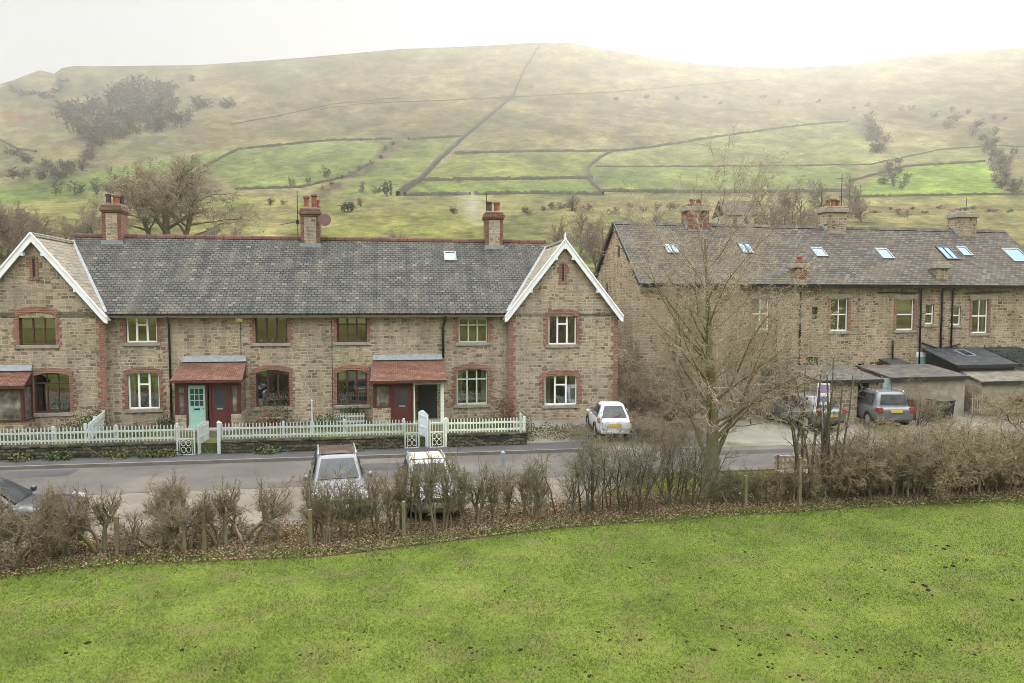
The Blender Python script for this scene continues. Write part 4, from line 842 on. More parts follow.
h5, g5 = house_r('terraced house with a tall sash and a small window right of the black downpipes', ub_[4], ub_[5], [((950.5,961,306,325), S1, M['upvc'], 'blind', 0), ((972,988,299,333), S2, M['upvc'], 'curtains', 1)], [(938,957,247,260,True), (957,971,247,256,False)], [(919,286,372,.05), (940,286,368,.055), (950.5,287,365,.05)])
h6, g6 = house_r('right-hand terraced house with a large roof window cut by the picture edge', ub_[5], ub_[6], [((1046,1064,299,333), S2, M['upvc'], 'curtains', 1)], [(1003,1029,249,262,False)], [(985,345,352,.04)])
P3 = lambda k='pot': [(-.3,.42,.13,k),(.05,.5,.15,'pot'),(.33,.44,.13,'pot')]
for px, hh, g_, zt, pots, mat in ((695,h1,g1,11.6,[(-.2,.36,.15,'pot'),(.2,.36,.15,'pot')],'brick_stack'),(832,h3,g3,11.72,P3(),'stone_dark'),(962,h5,g5,11.62,[(-.35,.3,.13,'sill'),(-.05,.34,.14,'sill'),(.28,.38,.15,'sill')],'stone_dark')):
    u = Ur(px, 225, VR2)[0]; c = stone_chimney(hh, g_, u, 1.3, VR2-.45, .9, ZR2-1.0, zt, pots, M['stone_grey'] if px > 700 else M['brick_stack'])
    HB(g_).box(u-.68, VR2-.50, ZR2-.62, u+.68, VR2-.452, ZR2-.36).build('flashing', M['lead'], c); HB(g_).bar((u-.68,VR2-.48,ZR2-.3),(u-.68,VR2-.0,ZR2+.12),.03,.16).build('flashing', M['lead'], c)
    h = HB(g_); h.tube([(u+(.45 if px != 832 else -.6), VR2+.2, zt-.8), (u+(.45 if px != 832 else -.6), VR2+.2, zt+.9)], .018, 5)
    if px == 832: h.tube([(u+.72, VR2+.2, zt-.9), (u+.72, VR2+.2, zt+2.0)], .022, 5); h.tube([(u+.3,VR2+.2,zt+1.7),(u+1.1,VR2+.2,zt+1.8)], .015, 4)
    h.build('aerial', M['black'], c)
u = Ur(801, 270, .2)[0]; stone_chimney(h2, g2, u, .62, .1, .55, 6.2, 8.25, [(0,.3,.14,'pot')], M['brick_stack'])
u = Ur(942.5, 272, .2)[0]; stone_chimney(h5, g5, u, .72, .15, .55, 6.4, 8.3, [], M['stone_grey'])
h = HB(g4); z = Ur(897, 292.5, -.05)[1]; h.tube([(Ur(878,292,-.05)[0],-.05,z),(Ur(916,293,-.05)[0],-.05,z-.02)], .03, 6); h.build('cable', M['black'], h4)
h = HB(g6); z = Ur(985, 292.5, -.05)[1]; h.tube([(Ur(964,293,-.05)[0],-.05,z-.05),(Ur(1010,292,-.05)[0],-.05,z+.05)], .025, 6); h.build('cable', M['black'], h6)
h = HB(g5); a = Ur(922,343,-.1); b = Ur(937,348,-.1); h.tube([(a[0],-.09,a[1]),(b[0],-.09,b[1])], .05, 6); a = Ur(943,348,-.1); b = Ur(960,344,-.1); h.tube([(a[0],-.09,a[1]),(b[0],-.09,b[1])], .05, 6); h.build('waste_pipe', M['black'], h5)
a, b, c, d = boxr(917, 930, 352, 372, -.06); h = HB(g5); h.box(a, -.06, c, b, -.01, d-.3); dr = h.build('door', M['teal'], h5); h = HB(g5); h.box(a-.05, -.08, d-.29, b+.1, -.01, d); h.build('fanlight', M['upvc'], dr)
# ------------------------------------------------------------------ outhouses
def shed(name, label, pxl, pxr, py_eave, v, depth, dz, wallm, roofm, zb=.2, over=.15, open_front=None, skylight=False, front=None, cat='shed', base_v=None):
    u0, ze = Ur(pxl, py_eave, v); u1 = Ur(pxr, py_eave, v)[0]; org = ((u0+u1)/2, v, zb); root = thing(name, label, cat, ROWR.W(org[0], v, zb), ROWR.th, 'outhouses behind the right-hand terrace')
    vb = v+depth; h = HB(org); zf = ze-.1
    ops = [open_front] if open_front else []
    ops = [(u0+a*(u1-u0), u0+b*(u1-u0), zb+.02, zb+hh) for a, b, hh in ops]
    wall_front(h, u0+over, u1-over, zb-.3, zf, v+over, ops, .2)
    for x in (u0+over, u1-over): h.add([(x,v+over,zb-.3),(x,vb-over,zb-.3),(x,vb-over,zf+dz),(x,v+over,zf)], [(0,1,2,3) if x > u0+over else (3,2,1,0)])
    h.add([(u0+over,vb-over,zb-.3),(u1-over,vb-over,zb-.3),(u1-over,vb-over,zf+dz),(u0+over,vb-over,zf+dz)], [(3,2,1,0)]); h.build('wall', wallm, root)
    h = HB(org); roofslab(h, (u0,v,ze), (u1,v,ze), (u1,vb,ze+dz), (u0,vb,ze+dz), .09); rf = h.build('roof', roofm, root, bevel=.01)
    HB(org).box(u0, v-.025, ze-.17, u1, v-.003, ze-.01).build('fascia', M['black'], root)
    if skylight:
        s_ = dz/depth; rooflight(root, org, u0+(u1-u0)*.5, .7, v+depth*.45, v+depth*.8, v, ze, s_, M['lead'])
    return root, org, u0, u1, ze
shed('stone_outhouse', 'low stone outhouse with a sagging dark roof behind the two parked cars', 820, 884, 380.5, -4.6, 3.2, .45, M['stone'], M['felt_dark'], zb=.45, open_front=(.62,.80,1.7))
sB = shed('stone_outhouse', 'pale lime-washed outhouse with a wide dark roof behind the silver estate car', 892, 970, 377.5, -4.2, 2.8, .38, M['limewash'] if 'limewash' in M else M['render'], M['felt_dark'], zb=.4)
sC = shed('slate_extension', 'dark slate lean-to extension with one roof window behind the pale outhouses', 957, 1019, 365, -2.6, 2.55, .75, M['black'], M['dark_slate'], zb=.7, skylight=True, cat='extension')
sD = shed('rendered_garage', 'pale rendered garage with a grey felt roof at the right edge', 982, 1050, 381.5, -3.9, 2.2, .6, M['render'], M['felt'], zb=.5, cat='garage')
shed('glazed_extension', 'pale glazed lean-to roof beside the dark slate extension at the right edge', 1021, 1060, 364, -2.6, 2.55, .75, M['render'], M['skyglass'], zb=.7, cat='extension')
shed('slate_lean_to', 'tiny dark slate lean-to roof left of the green back door', 897, 917, 367, -1.5, 1.45, .35, M['render'], M['dark_slate'], zb=.7, cat='lean-to')
o = HB((0,0,0)); u0 = Ur(883, 380, -4.0)[0]; u1 = Ur(891.5, 380, -4.0)[0]; z = Ur(887, 378, -4)[1]
r_ = thing('plank_door', 'grey-blue plank door standing between two stone outhouses', 'door', ROWR.W((u0+u1)/2, -4.0, .45), ROWR.th)
h = HB(((u0+u1)/2,-4.0,.45)); 
for k in range(4): h.box(u0+(u1-u0)*k/4+.004, -4.0, .45, u0+(u1-u0)*(k+1)/4-.004, -3.96, z)
h.build('leaf', plain('grey_blue_paint', (.30,.36,.36), .7, .3, .15, 5), r_); h = HB(((u0+u1)/2,-4.0,.45)); h.box(u0-.09,-4.02,.45,u0-.002,-3.94,z+.08); h.box(u1+.002,-4.02,.45,u1+.09,-3.94,z+.08); h.build('frame', M['timber'], r_)
# far cottage behind the right-hand terrace
p, _ = terr_at(745, 224); Yf = 135.; base = terr_ground(745, Yf); fh = thing('far_cottage', 'distant cottage with a dark slate roof seen over the right-hand ridge', 'house', (base.x, base.y, base.z), R(6))
s_ = Yf/FPX; W2 = 20*s_
MB().box(-W2, 0, -3, W2, 6, 26*s_).build('wall', M['render'], fh)
h = MB(); roofslab(h, (-W2-.3,-.3,25.5*s_), (W2+.3,-.3,25.5*s_), (W2+.3,3,42*s_), (-W2-.3,3,42*s_)); roofslab(h, (W2+.3,6.3,25.5*s_), (-W2-.3,6.3,25.5*s_), (-W2-.3,3.01,42*s_), (W2+.3,3.01,42*s_)); h.build('roof', M['slate_stone'], fh)
for x in (-1.9, .2, 2.0): MB().box(x-.35, -.03, 3.0, x+.35, .02, 4.1).build('window', M['door_glass'], fh)
h = MB(); h.box(W2-.9, 2.5, 5.0, W2-.1, 3.5, 8.4); h.build('chimney', M['stone_grey'], fh)
# ------------------------------------------------------------------ garden walls, fences and gates
def low_wall(px0, px1, label, z=.62):
    u0, u1 = Uz(px0, 450, WALLV)[0], Uz(px1, 450, WALLV)[0]; um = (u0+u1)/2; org = (um, WALLV, 0); h = HB(org); h.box(u0, WALLV, -.1, u1, WALLV+.3, z-.1)
    o = h.build('garden_wall', M['stone_dark'], None); o.location = ROWL.W(um, WALLV, 0); o.rotation_euler[2] = ROWL.th; tag(o, label, 'wall', 'low roadside garden walls')
    h = HB(org); rr = random.Random(int(px0)); x = u0
    while x < u1-.1:
        L_ = min(rr.uniform(.3, .75), u1-x); h.box(x+.004, WALLV-.03+rr.uniform(0,.02), z-.1, x+L_-.004, WALLV+.33, z+rr.uniform(-.035,.03)); x += L_
    c = h.build('coping', M['stone_dark'], o, bevel=.02); return o
low_wall(-80, 176, 'long mossy roadside garden wall under the white fence at the left edge')
low_wall(220, 404, 'mossy roadside garden wall between the two pairs of gates')
low_wall(447, 527, 'short roadside garden wall below the greenish fence, ending by the gable house')
def picket_run(h, p, q, z0, z1, pitch=.128, wd=.042, pointed=True):
    p, q = Vector(p), Vector(q); L_ = (q-p).length; d = (q-p)/L_; nrm = Vector((-d.y, d.x, 0)); k = int(L_/pitch); rr = random.Random(int(L_*100))
    for i in range(k):
        t = (i+.5)*L_/k; c = p+d*t; zt = z1+rr.uniform(-.015, .015); a, b = c-d*wd/2, c+d*wd/2; zz = zt-.04
        V = [Vector((a.x,a.y,z0)), Vector((b.x,b.y,z0)), Vector((b.x,b.y,zz)), Vector((c.x,c.y,zt)), Vector((a.x,a.y,zz))]
        h.add([x-nrm*.03 for x in V]+[x-nrm*.01 for x in V], [(0,1,2,3,4),(9,8,7,6,5)]+[(i_,i_+5,(i_+1)%5+5,(i_+1)%5) for i_ in range(5)])
def fence(label, p, q, z0, z1, mat, name='picket_fence', group='white picket fences', posts=True, rails=(.16,.62)):
    """p,q in row (u,v)"""
    org = ((p[0]+q[0])/2, (p[1]+q[1])/2, z0); root = thing(name, label, 'fence', ROWL.W(org[0], org[1], z0), ROWL.th, group)
    P, Q = Vector((p[0], p[1], 0)), Vector((q[0], q[1], 0)); L_ = (Q-P).length; d = (Q-P)/L_
    h = HB(org); picket_run(h, P, Q, z0+.03, z1); h.build('pickets', mat, root)
    for r in rails:
        z = z0+(z1-z0)*r+.03; h = HB(org); h.bar((P.x,P.y,z), (Q.x,Q.y,z), .04, .07); h.build('rail', mat, root)
    if posts:
        k = max(1, int(L_/1.9))
        for i in range(k+1):
            c = P+d*(L_*i/k) + Vector((-d.y,d.x,0))*.06; HB(org).box(c.x-.045, c.y-.045, z0, c.x+.045, c.y+.045, z1+.02).build('post', mat, root)
    return root
UU = lambda px, v=WALLV: Uz(px, 440, v)[0]
V0 = WALLV+.12
fence('long white picket fence on the roadside wall at the left edge', (UU(-80), V0), (UU(176), V0), .64, 1.29, M['mint'])
fence('white picket fence on the roadside wall between the two pairs of gates', (UU(220), V0), (UU(404), V0), .64, 1.29, M['mint'])
fence('greenish picket fence on the roadside wall in front of the sage green windows', (UU(447), V0), (UU(525), V0), .64, 1.26, M['cream_green'])
fence('short white picket fence running back from the road to the brick corner', (UU(84), V0+.2), (Uz(103, 420, -.8)[0], -.6), .62, 1.35, M['mint'])
fence('low white picket panel standing under the window planter', (Uz(336,420,-.7)[0], -.7), (Uz(365,420,-.7)[0], -.7), .5, 1.0, M['mint'], posts=False)
def gate(label, p, q, z0, z1, mat, ornate=True, arch=0.):
    org = (p[0], p[1], z0); root = thing('garden_gate', label, 'gate', ROWL.W(p[0], p[1], z0), ROWL.th, 'garden gates along the road')
    P, Q = Vector((*p, 0)), Vector((*q, 0)); L_ = (Q-P).length; d = (Q-P)/L_
    at_ = lambda t, z: (P.x+d.x*t, P.y+d.y*t, z)
    h = HB(org)
    for t in (.025, L_-.025): h.bar(at_(t, z0), at_(t, z1), .05, .05, up=(d.x, d.y, 0))
    for z in (z0+.06, z0+(z1-z0)*.58, z1-.12): h.bar(at_(.05, z), at_(L_-.05, z), .035, .045)
    h.build('frame', mat, root); h = HB(org); k = max(4, int(L_/.11))
    for i in range(1, k):
        t = L_*i/k; zt = z1+arch*math.sin(math.pi*i/k)
        if ornate and .3 < i/k < .72: h.bar(at_(t, z0+(z1-z0)*.6), at_(t, zt), .022, .022, up=(d.x,d.y,0))
        else: h.bar(at_(t, z0+.06), at_(t, zt), .022 if ornate else .07, .022, up=(-d.y,d.x,0) if not ornate else (d.x,d.y,0))
    h.build('bars', mat, root)
    if ornate:
        h = HB(org); zc = z0+(z1-z0)*.33; tm = L_/2
        for s1 in (-1, 1):
            for s2 in (-1, 1):
                c0 = (tm+s1*.095, zc+s2*.13); pts = [at_(c0[0]+math.cos(a)*.085, c0[1]+math.sin(a)*.11) for a in np.linspace(0, 2*math.pi, 13)]; h.tube(pts, .014, 5, cap=False)
        h.build('scrolls', mat, root)
    return root
gate('white scrolled iron gate hanging shut left of the open picket gate', (UU(176.5), WALLV), (UU(195), WALLV), .05, 1.22, M['mint'])
gate('white picket gate swung open towards the turquoise door', (UU(198), WALLV+.02), (Uz(208.5,430,-3.85)[0], -3.85), .08, 1.25, M['mint'], ornate=False, arch=.05)
gate('pale scrolled iron gate left of the tall open gate', (UU(404.5), WALLV), (UU(419.5), WALLV), .05, 1.22, M['mint'])
gate('tall pale blue boarded gate swung open in front of the black door', (UU(428), WALLV+.03), (Uz(419,425,-4.0)[0], -4.0), .08, 1.45, plain('pale_blue_paint', (.58,.66,.70), .5, .35, .06), ornate=False, arch=.12)
gate('greenish scrolled iron gate right of the tall open gate', (UU(429.5), WALLV), (UU(444), WALLV), .05, 1.24, M['cream_green'])
def post(name, label, cat, p, z0, z1, r_, mat, group=None, cap=True):
    root = thing(name, label, cat, (p[0], p[1], z0), ROWL.th, group); MB().box(-r_, -r_, 0, r_, r_, z1-z0-.08).build('shaft', mat, root, bevel=.008)
    if cap: MB().add([(-r_*1.2,-r_*1.2,z1-z0-.08),(r_*1.2,-r_*1.2,z1-z0-.08),(r_*1.2,r_*1.2,z1-z0-.08),(-r_*1.2,r_*1.2,z1-z0-.08),(0,0,z1-z0)], [(0,3,2,1),(0,1,4),(1,2,4),(2,3,4),(3,0,4)]).build('cap', mat, root)
    return root
post('gate_post', 'thick white gate post right of the open picket gate', 'post', ROWL.W(UU(219), WALLV), 0, 1.42, .06, M['mint'])
post('gate_post', 'pale green gate post between the scrolled gate and the greenish fence', 'post', ROWL.W(UU(445.7), WALLV), 0, 1.34, .05, M['cream_green'])
post('clothes_post', 'thin white clothes post standing behind the middle picket fence', 'post', ROWL.W(Uz(312,420,-3)[0], -3), .5, 1.95, .03, M['mint'])
p = ROWL.W(UU(521), WALLV+.1); post('gate_post', 'white post at the far right end of the greenish fence', 'post', p, .4, 1.45, .04, M['mint'])
p = at(503, 467); post('marker_post', 'short pale blue marker post on the kerb behind the clipped hedge', 'post', p, 0, .62, .06, M['lead'])
# window planter and garden bench
u0, u1 = Uz(339,411,-.25)[0], Uz(365,411,-.25)[0]; z = Uz(352, 413, -.25)[1]; pl = thing('window_planter', 'wooden planter of evergreens below a brown window', 'planter', ROWL.W((u0+u1)/2, -.25, z-.3), ROWL.th)
h = HB(((u0+u1)/2,-.25,z-.3)); h.box(u0,-.4,z-.3,u1,-.08,z); h.build('trough', M['timber'], pl)
PLANTER = (pl, (u0-(u0+u1)/2, u1-(u0+u1)/2))
u0, u1 = Uz(259,420,-1)[0], Uz(284,420,-1)[0]; b_ = thing('garden_bench', 'dark wooden garden bench below the brown arched window', 'bench', ROWL.W((u0+u1)/2, -1, GZ), ROWL.th); L_ = (u1-u0)/2
h = MB(); 
for k in range(4): h.box(-L_,-.45+.12*k,.40,L_,-.36+.12*k,.43)
h.build('seat', M['timber'], b_)
h = MB(); h.box(-L_,.06,.62,L_,.09,.70); h.box(-L_,.06,.82,L_,.09,.90)
for k in range(9): h.box(-L_+.1+k*(2*L_-.2)/8-.03,.06,.45,-L_+.1+k*(2*L_-.2)/8+.03,.085,.82)
h.build('backrest', M['timber'], b_)
for x in (-L_+.05, L_-.05):
    for y in (-.4, .06): MB().box(x-.03,y,0,x+.03,y+.06,.9 if y > 0 else .6).build('leg', M['timber'], b_)
# ------------------------------------------------------------------ cars
def paint(name, c, rough=.28, metal=.2):
    m = Mat(name, rough, .5); f = m.noise(3, 4); m.col(m.ramp(f, [(.3, tuple(x*.88 for x in c)), (.7, c)])); m.b.inputs['Metallic'].default_value = metal
    m.b.inputs['Coat Weight'].default_value = .5; m.b.inputs['Coat Roughness'].default_value = .08; return m.m
M['tyre'] = plain('tyre_rubber', (.02,.02,.02), .9, .2, .2, 9); M['rim'] = plain('alloy_rim', (.42,.43,.44), .35, .5, .1, 6, .7)
M['plate_y'] = plain('yellow_number_plate', (.48,.35,.06), .5, .3, .05); M['plate_w'] = plain('white_number_plate', (.65,.65,.62), .5, .3, .05)
M['tail'] = plain('red_lamp', (.17,.018,.016), .3, .4, .1); M['lamp'] = plain('clear_lamp', (.24,.25,.26), .25, .6, .15, 12); M['trim'] = plain('black_trim', (.025,.025,.027), .6, .3, .2)
def loft(h, rings, cap=True):
    b = len(h.v); n = len(rings[0])
    for r in rings: h.v += [tuple(p) for p in r]
    for i in range(len(rings)-1):
        for k in range(n-1): h.f.append((b+i*n+k, b+i*n+k+1, b+(i+1)*n+k+1, b+(i+1)*n+k))
    if cap: h.f.append(tuple(b+k for k in range(n-1, -1, -1))); h.f.append(tuple(b+(len(rings)-1)*n+k for k in range(n)))
def car(label, loc, rz, pm, kind='hatch', roofm=None, roofbars=False, plate_rear=True, name='parked_car', L=4.1, W=1.76, H=1.5):
    """forward is +x; origin on the ground at the middle"""
    root = thing(name, label, 'car', loc, rz, 'parked cars'); hl, hw = L/2, W/2
    belt = H*.60; hood = belt-.05 if kind != 'hatch' else belt-.08; rear_round = kind == 'city'; belt += .0; bon = .52 if kind != 'van' else .62
    xf, xr = hl*.30, -hl*(.90 if kind in ('hatch', 'suv', 'estate', 'city') else .8)
    def ring(x, zb, zt, w, crown=.03):
        half = [(0,zb),(w*.82,zb),(w*.97,zb+.10),(w,zb+(zt-zb)*.45),(w*.985,zb+(zt-zb)*.72),(w*.93,zt-.03),(w*.82,zt),(w*.4,zt+crown*.8),(0,zt+crown)]
        return [(x,y,z) for y, z in half] + [(x,-y,z) for y, z in half[-2:0:-1]] + [(x,0,zb)]
    st = [(hl,.36,.60,hw*.72,.01),(hl-.05,.24,.68,hw*.86,.02),(hl-.22,.19,hood-.12,hw*.95,.03),(hl*.62,.18,hood-.03,hw,.04),(xf+.12,.18,hood+.03,hw,.04),(0,.18,belt,hw,.02),(-hl*.5,.18,belt+.02,hw,.02),(-hl*.80,.20,belt+.03,hw*.985,.02),(-hl+.12,.24,belt+.0,hw*.94,.01),(-hl+.02,.30,belt-.08,hw*.86,.0),(-hl,.40,belt-.2,hw*.80,0)]
    h = MB(); loft(h, [ring(*s) for s in st]); b = h.build('body', pm, root, smooth=True); m = b.modifiers.new('sub', 'SUBSURF'); m.levels = m.render_levels = 2
    # greenhouse
    zr = H; tf, tr = xf-.72, xr+(.30 if kind == 'hatch' else .42 if kind == 'city' else .22); bw, tw = hw*.92, hw*(.70 if kind != 'city' else .60)
    def gring(z, x0, x1, w):                 # plan outline of the greenhouse: a well-rounded rectangle
        cx, hx = (x0+x1)/2, (x1-x0)/2; P_ = []
        for k in range(40):
            a = -math.pi+2*math.pi*k/40; c_, s_ = math.cos(a), math.sin(a); P_.append((cx+hx*math.copysign(abs(c_)**.30, c_), w*math.copysign(abs(s_)**.30, s_), z))
        return P_
    lv = [(belt-.06, xr-.02, xf+.06, bw+.01), (belt-.06+(zr-belt)*.5, xr-.02+(tr-xr+.02)*.5, xf+.06+(tf-xf-.02)*.5, bw+.01+(tw-bw+.01)*.5), (zr-.06, tr, tf+.04, tw+.02), (zr-.03, tr+.035, tf-.01, tw-.01), (zr-.008, tr+.10, tf-.09, tw-.06), (zr+.012, tr+.22, tf-.22, tw-.16), (zr+.022, tr+.45, tf-.45, tw-.36)]
    h = MB(); rings = [gring(*g) for g in lv]; n = 40; bb = len(h.v)
    for r_ in rings: h.v += r_
    for i in range(len(rings)-1):
        for k in range(n): h.f.append((bb+i*n+k, bb+i*n+(k+1)%n, bb+(i+1)*n+(k+1)%n, bb+(i+1)*n+k))
    h.f.append(tuple(bb+(len(rings)-1)*n+k for k in range(n))); cb_ = h.build('cabin', pm, root, smooth=True); 
    if roofm: 
        h = MB(); h.add([(tr+.12,-tw+.08,zr+.018),(tf-.1,-tw+.08,zr+.018),(tf-.36,-tw+.3,zr+.05),(tr+.36,-tw+.3,zr+.05),(tr+.12,tw-.08,zr+.018),(tf-.1,tw-.08,zr+.018),(tf-.36,tw-.3,zr+.05),(tr+.36,tw-.3,zr+.05)], [(0,1,2,3),(3,2,6,7),(7,6,5,4),(1,5,6,2),(0,3,7,4)]); h.build('roof_panel', roofm, root)
    g = M['carglass_dark']; z0, z1 = belt+.03, zr-.09
    def lerp(a, b, z): return a+(b-a)*(z-belt+.06)/(zr-.06-belt+.06)
    X0 = lambda z: lerp(xr-.02, tr, z); X1 = lambda z: lerp(xf+.06, tf+.04, z); WW = lambda z: lerp(bw+.01, tw+.02, z)
    e_ = .035
    h = MB(); h.add([(X1(z0)+e_,-WW(z0)+.14,z0),(X1(z0)+e_,WW(z0)-.14,z0),(X1(z1)+e_,WW(z1)-.13,z1),(X1(z1)+e_,-WW(z1)+.13,z1)], [(0,1,2,3)]); h.build('windscreen', g, root)
    zz = belt+(.10 if kind != 'city' else .04)
    h = MB(); h.add([(X0(zz)-e_,WW(zz)-.15,zz),(X0(zz)-e_,-WW(zz)+.15,zz),(X0(z1)-e_,-WW(z1)+.12,z1),(X0(z1)-e_,WW(z1)-.12,z1)], [(0,1,2,3)]); h.build('rear_window', g, root)
    for s in (-1, 1):
        for fa, fb in ((.10, .36), (.39, .64), (.67, .92)):
            if fa < .2 and kind == 'hatch': fa = .2
            h = MB(); p = [(X0(z)+(X1(z)-X0(z))*f, s*(WW(z)+e_*.75), z) for f, z in ((fa+(.05 if fa < .3 else 0),z0),(fb+(.06 if fb > .9 else 0),z0),(fb-(.03 if fb > .9 else 0),z1),(fa+(.03 if fa < .3 else 0),z1))]; h.add(p, [(0,1,2,3) if s < 0 else (3,2,1,0)]); h.build('side_window', g, root)
        MB().lathe((0,0,0), [(.02,0),(.07,.03),(.085,.09),(.07,.15),(.02,.18)], 8).build('wing_mirror', pm, root, smooth=True).location = (xf-.12, s*(hw+.09), belt-.02)
        for x in (hl*.63, -hl*.62):
            r_ = .32 if kind != 'suv' else .35
            h = MB(); h.tube([(x, s*(hw-.24), r_), (x, s*(hw+.005), r_)], r_, 24); wl = h.build('wheel', M['tyre'], root)
            h = MB(); h.tube([(x, s*(hw-.02), r_), (x, s*(hw+.012), r_)], r_*.64, 18); h.build('rim', M['rim'], wl)
            h = MB(); pts = [(x+math.cos(a)*(r_+.045), s*(hw+.0), r_+math.sin(a)*(r_+.045)) for a in np.linspace(-.25, math.pi+.25, 13)]; h.tube(pts, .035, 6); h.build('wheel_arch', M['trim'], wl)
        h = MB(); h.prism([(-hl-.012, belt-.22),(-hl+.16, belt-.26),(-hl+.13, belt+.02),(-hl+.035, belt+.0)] if kind not in ('estate', 'city') else [(-hl-.0, belt-.14),(-hl+.22, belt-.16),(-hl+.24, belt+.06),(-hl+.10, belt+.05)] if kind == 'city' else [(-hl-.012, belt-.24),(-hl+.3, belt-.2),(-hl+.25, belt-.04),(-hl+.03, belt-.02)], s*hw*(.66 if kind != 'city' else .8), s*(hw*.93+.012)); h.build('tail_light', M['tail'], root, bevel=.02)
        h = MB(); h.prism([(hl-.03,.60),(hl-.42,.70),(hl-.42,.79),(hl-.16,.72)], s*hw*.58, s*(hw*.93)); h.build('headlight', M['lamp'], root, bevel=.02)
        if roofbars: h = MB(); h.tube([(tr+.15, s*(tw-.02), zr+.01),(tr+.2, s*(tw-.02), zr+.06),(tf-.2, s*(tw-.02), zr+.06),(tf-.12, s*(tw-.02), zr+.0)], .022, 6); h.build('roof_rail', M['rim'], root)
    MB().box(hl-.04,-.26,.40,hl+.02,.26,.52).build('number_plate', M['plate_w'], root)
    MB().box(-hl-.025,-.27,belt-.32 if kind != 'estate' else belt-.25,-hl+.05,.27,belt-.2 if kind != 'estate' else belt-.13).build('number_plate', M['plate_y'], root)
    MB().box(hl-.08,-hw*.5,.56,hl+.012,hw*.5,.66).build('grille', M['trim'], root, bevel=.02)
    h = MB(); h.box(-hl-.015,-hw*.78,.28,-hl+.1,hw*.78,.40); h.build('rear_bumper', M['trim'] if kind != 'city' else pm, root, bevel=.02)
    h = MB(); h.tube([(X0(zz)-e_-.015, 0, zz+.03),(X0(zz+.1)-e_-.015, -.3, zz+.12)], .01, 4); h.build('wiper', M['trim'], root)
    return root
M['carglass_dark'] = (lambda m: (m.col(m.ramp(m.noise(2.5, 3), [(.35,(.018,.02,.022)),(.7,(.05,.055,.058))])), m.m)[1])(Mat('car_window_glass', .12, .3))
grey, white, silver, dark, blue = paint('gunmetal_paint', (.17,.175,.18), .3, .5), paint('white_car_paint', (.27,.275,.28), .45, 0), paint('silver_paint', (.12,.128,.137), .4, .2), paint('charcoal_paint', (.035,.037,.042), .3, .2), paint('pale_silver_paint', (.50,.555,.585), .3, .05)
glassroof = M['carglass_dark']; dull = plain('dusty_roof', (.40,.37,.31), .6, .3, .2)
def ang(d): return math.atan2(d[1], d[0])
fwd = ROWL.n*-1
p = at(341, 505); car('grey estate car with a dark glass roof parked nose to the hedge', (p.x-.12, p.y+.15, 0), ang(fwd)+R(6), silver, 'suv', roofm=plain('dark_glass_roof', (.055,.035,.035), .2, .5), roofbars=True, L=4.2, W=1.62, H=1.46)
p = at(431, 503); car('white car with a dusty pale roof parked nose to the hedge', (p.x-.05, p.y-.1, 0), ang(fwd)+R(4), white, 'hatch', roofm=dull, roofbars=True, L=3.8, W=1.54, H=1.30)
p = at(609, 441); car('white hatchback parked tail towards the road beside the gable house', (p.x+.1, p.y+1.0, yard_pt(p.x, p.y+1.0)), R(92), blue, 'city', L=3.5, W=1.56, H=1.48)
p = at(880, 428); car('silver estate car seen from its tail, in front of the lime-washed outhouse', (p.x-.1, p.y+.6, yard_pt(p.x, p.y+.6)), R(91), silver, 'estate', roofbars=True, L=4.4, W=1.82, H=1.6)
p = at(806, 432); car('dark grey hatchback half hidden by bare upright stems', (p.x, p.y+1.0, yard_pt(p.x, p.y+1)), R(114), grey, 'hatch', L=4.2, W=1.76, H=1.5)
p = at(956, 418); car('dark car mostly hidden by brambles in front of the picket panel', (p.x, p.y+1.0, yard_pt(p.x, p.y+1)), ang(ROWL.e)+R(20), dark, 'hatch', L=3.6, W=1.68, H=1.42)
p = at(1030, 402); car('pale silver car nosing into the picture at the right edge', (p.x+.4, p.y+.3, yard_pt(p.x, p.y)), ang(ROWL.e)+R(165), blue, 'hatch', L=3.9, W=1.7, H=1.45)
car('dark car cut by the left edge behind the gnarled hedge', (-13.3, 19.0, 0), ang(ROWL.e)+R(6), dark, 'hatch', L=3.8, W=1.66, H=1.38)
# ------------------------------------------------------------------ small street things
p = at(822, 452); zt = atY(822, 384, p.y).z; sg = thing('parking_sign', 'white parking notice with blue and purple print on a grey pole', 'sign', (p.x, p.y, 0), R(-4))
MB().tube([(0,.03,0),(0,.03,zt-.1)], .04, 8).build('pole', M['grey_metal'], sg, smooth=True)
MB().box(-.24,-.015,zt-.85,.24,.0,zt+.02).build('sign_plate', M['upvc'], sg, bevel=.01)
m_ = plain('sign_blue', (.20,.25,.42), .5, .3, .05); MB().box(-.2,-.02,zt-.35,.2,-.016,zt-.02).build('printed_panel', plain('sign_purple', (.27,.20,.36), .5, .3, .05), sg); MB().box(-.2,-.02,zt-.72,.2,-.016,zt-.5).build('printed_panel', m_, sg)
# picnic bench behind the hedge
p = at(795, 486); pb = thing('picnic_bench', 'slatted wooden bench in rough grass behind the hedge, left of the upright stems', 'bench', (p.x+.45, p.y+.5, 0), R(6))
h = MB(); 
for k in range(2): h.box(-1.0,-.02,.62+.2*k,1.0,.02,.72+.2*k)
for k in range(13): h.box(-.95+k*.158-.03,-.045,.45,-.95+k*.158+.03,-.021,.92)
h.build('backrest', M['pale_timber'], pb); h = MB()
for k in range(4): h.box(-1.0,-.55+.13*k,.43,1.0,-.45+.13*k,.46)
h.build('seat', M['pale_timber'], pb)
for x in (-.9, .9):
    MB().box(x-.04,-.05,0,x+.04,.04,.95).build('leg', M['timber'], pb); MB().box(x-.04,-.55,0,x+.04,-.47,.43).build('leg', M['timber'], pb)
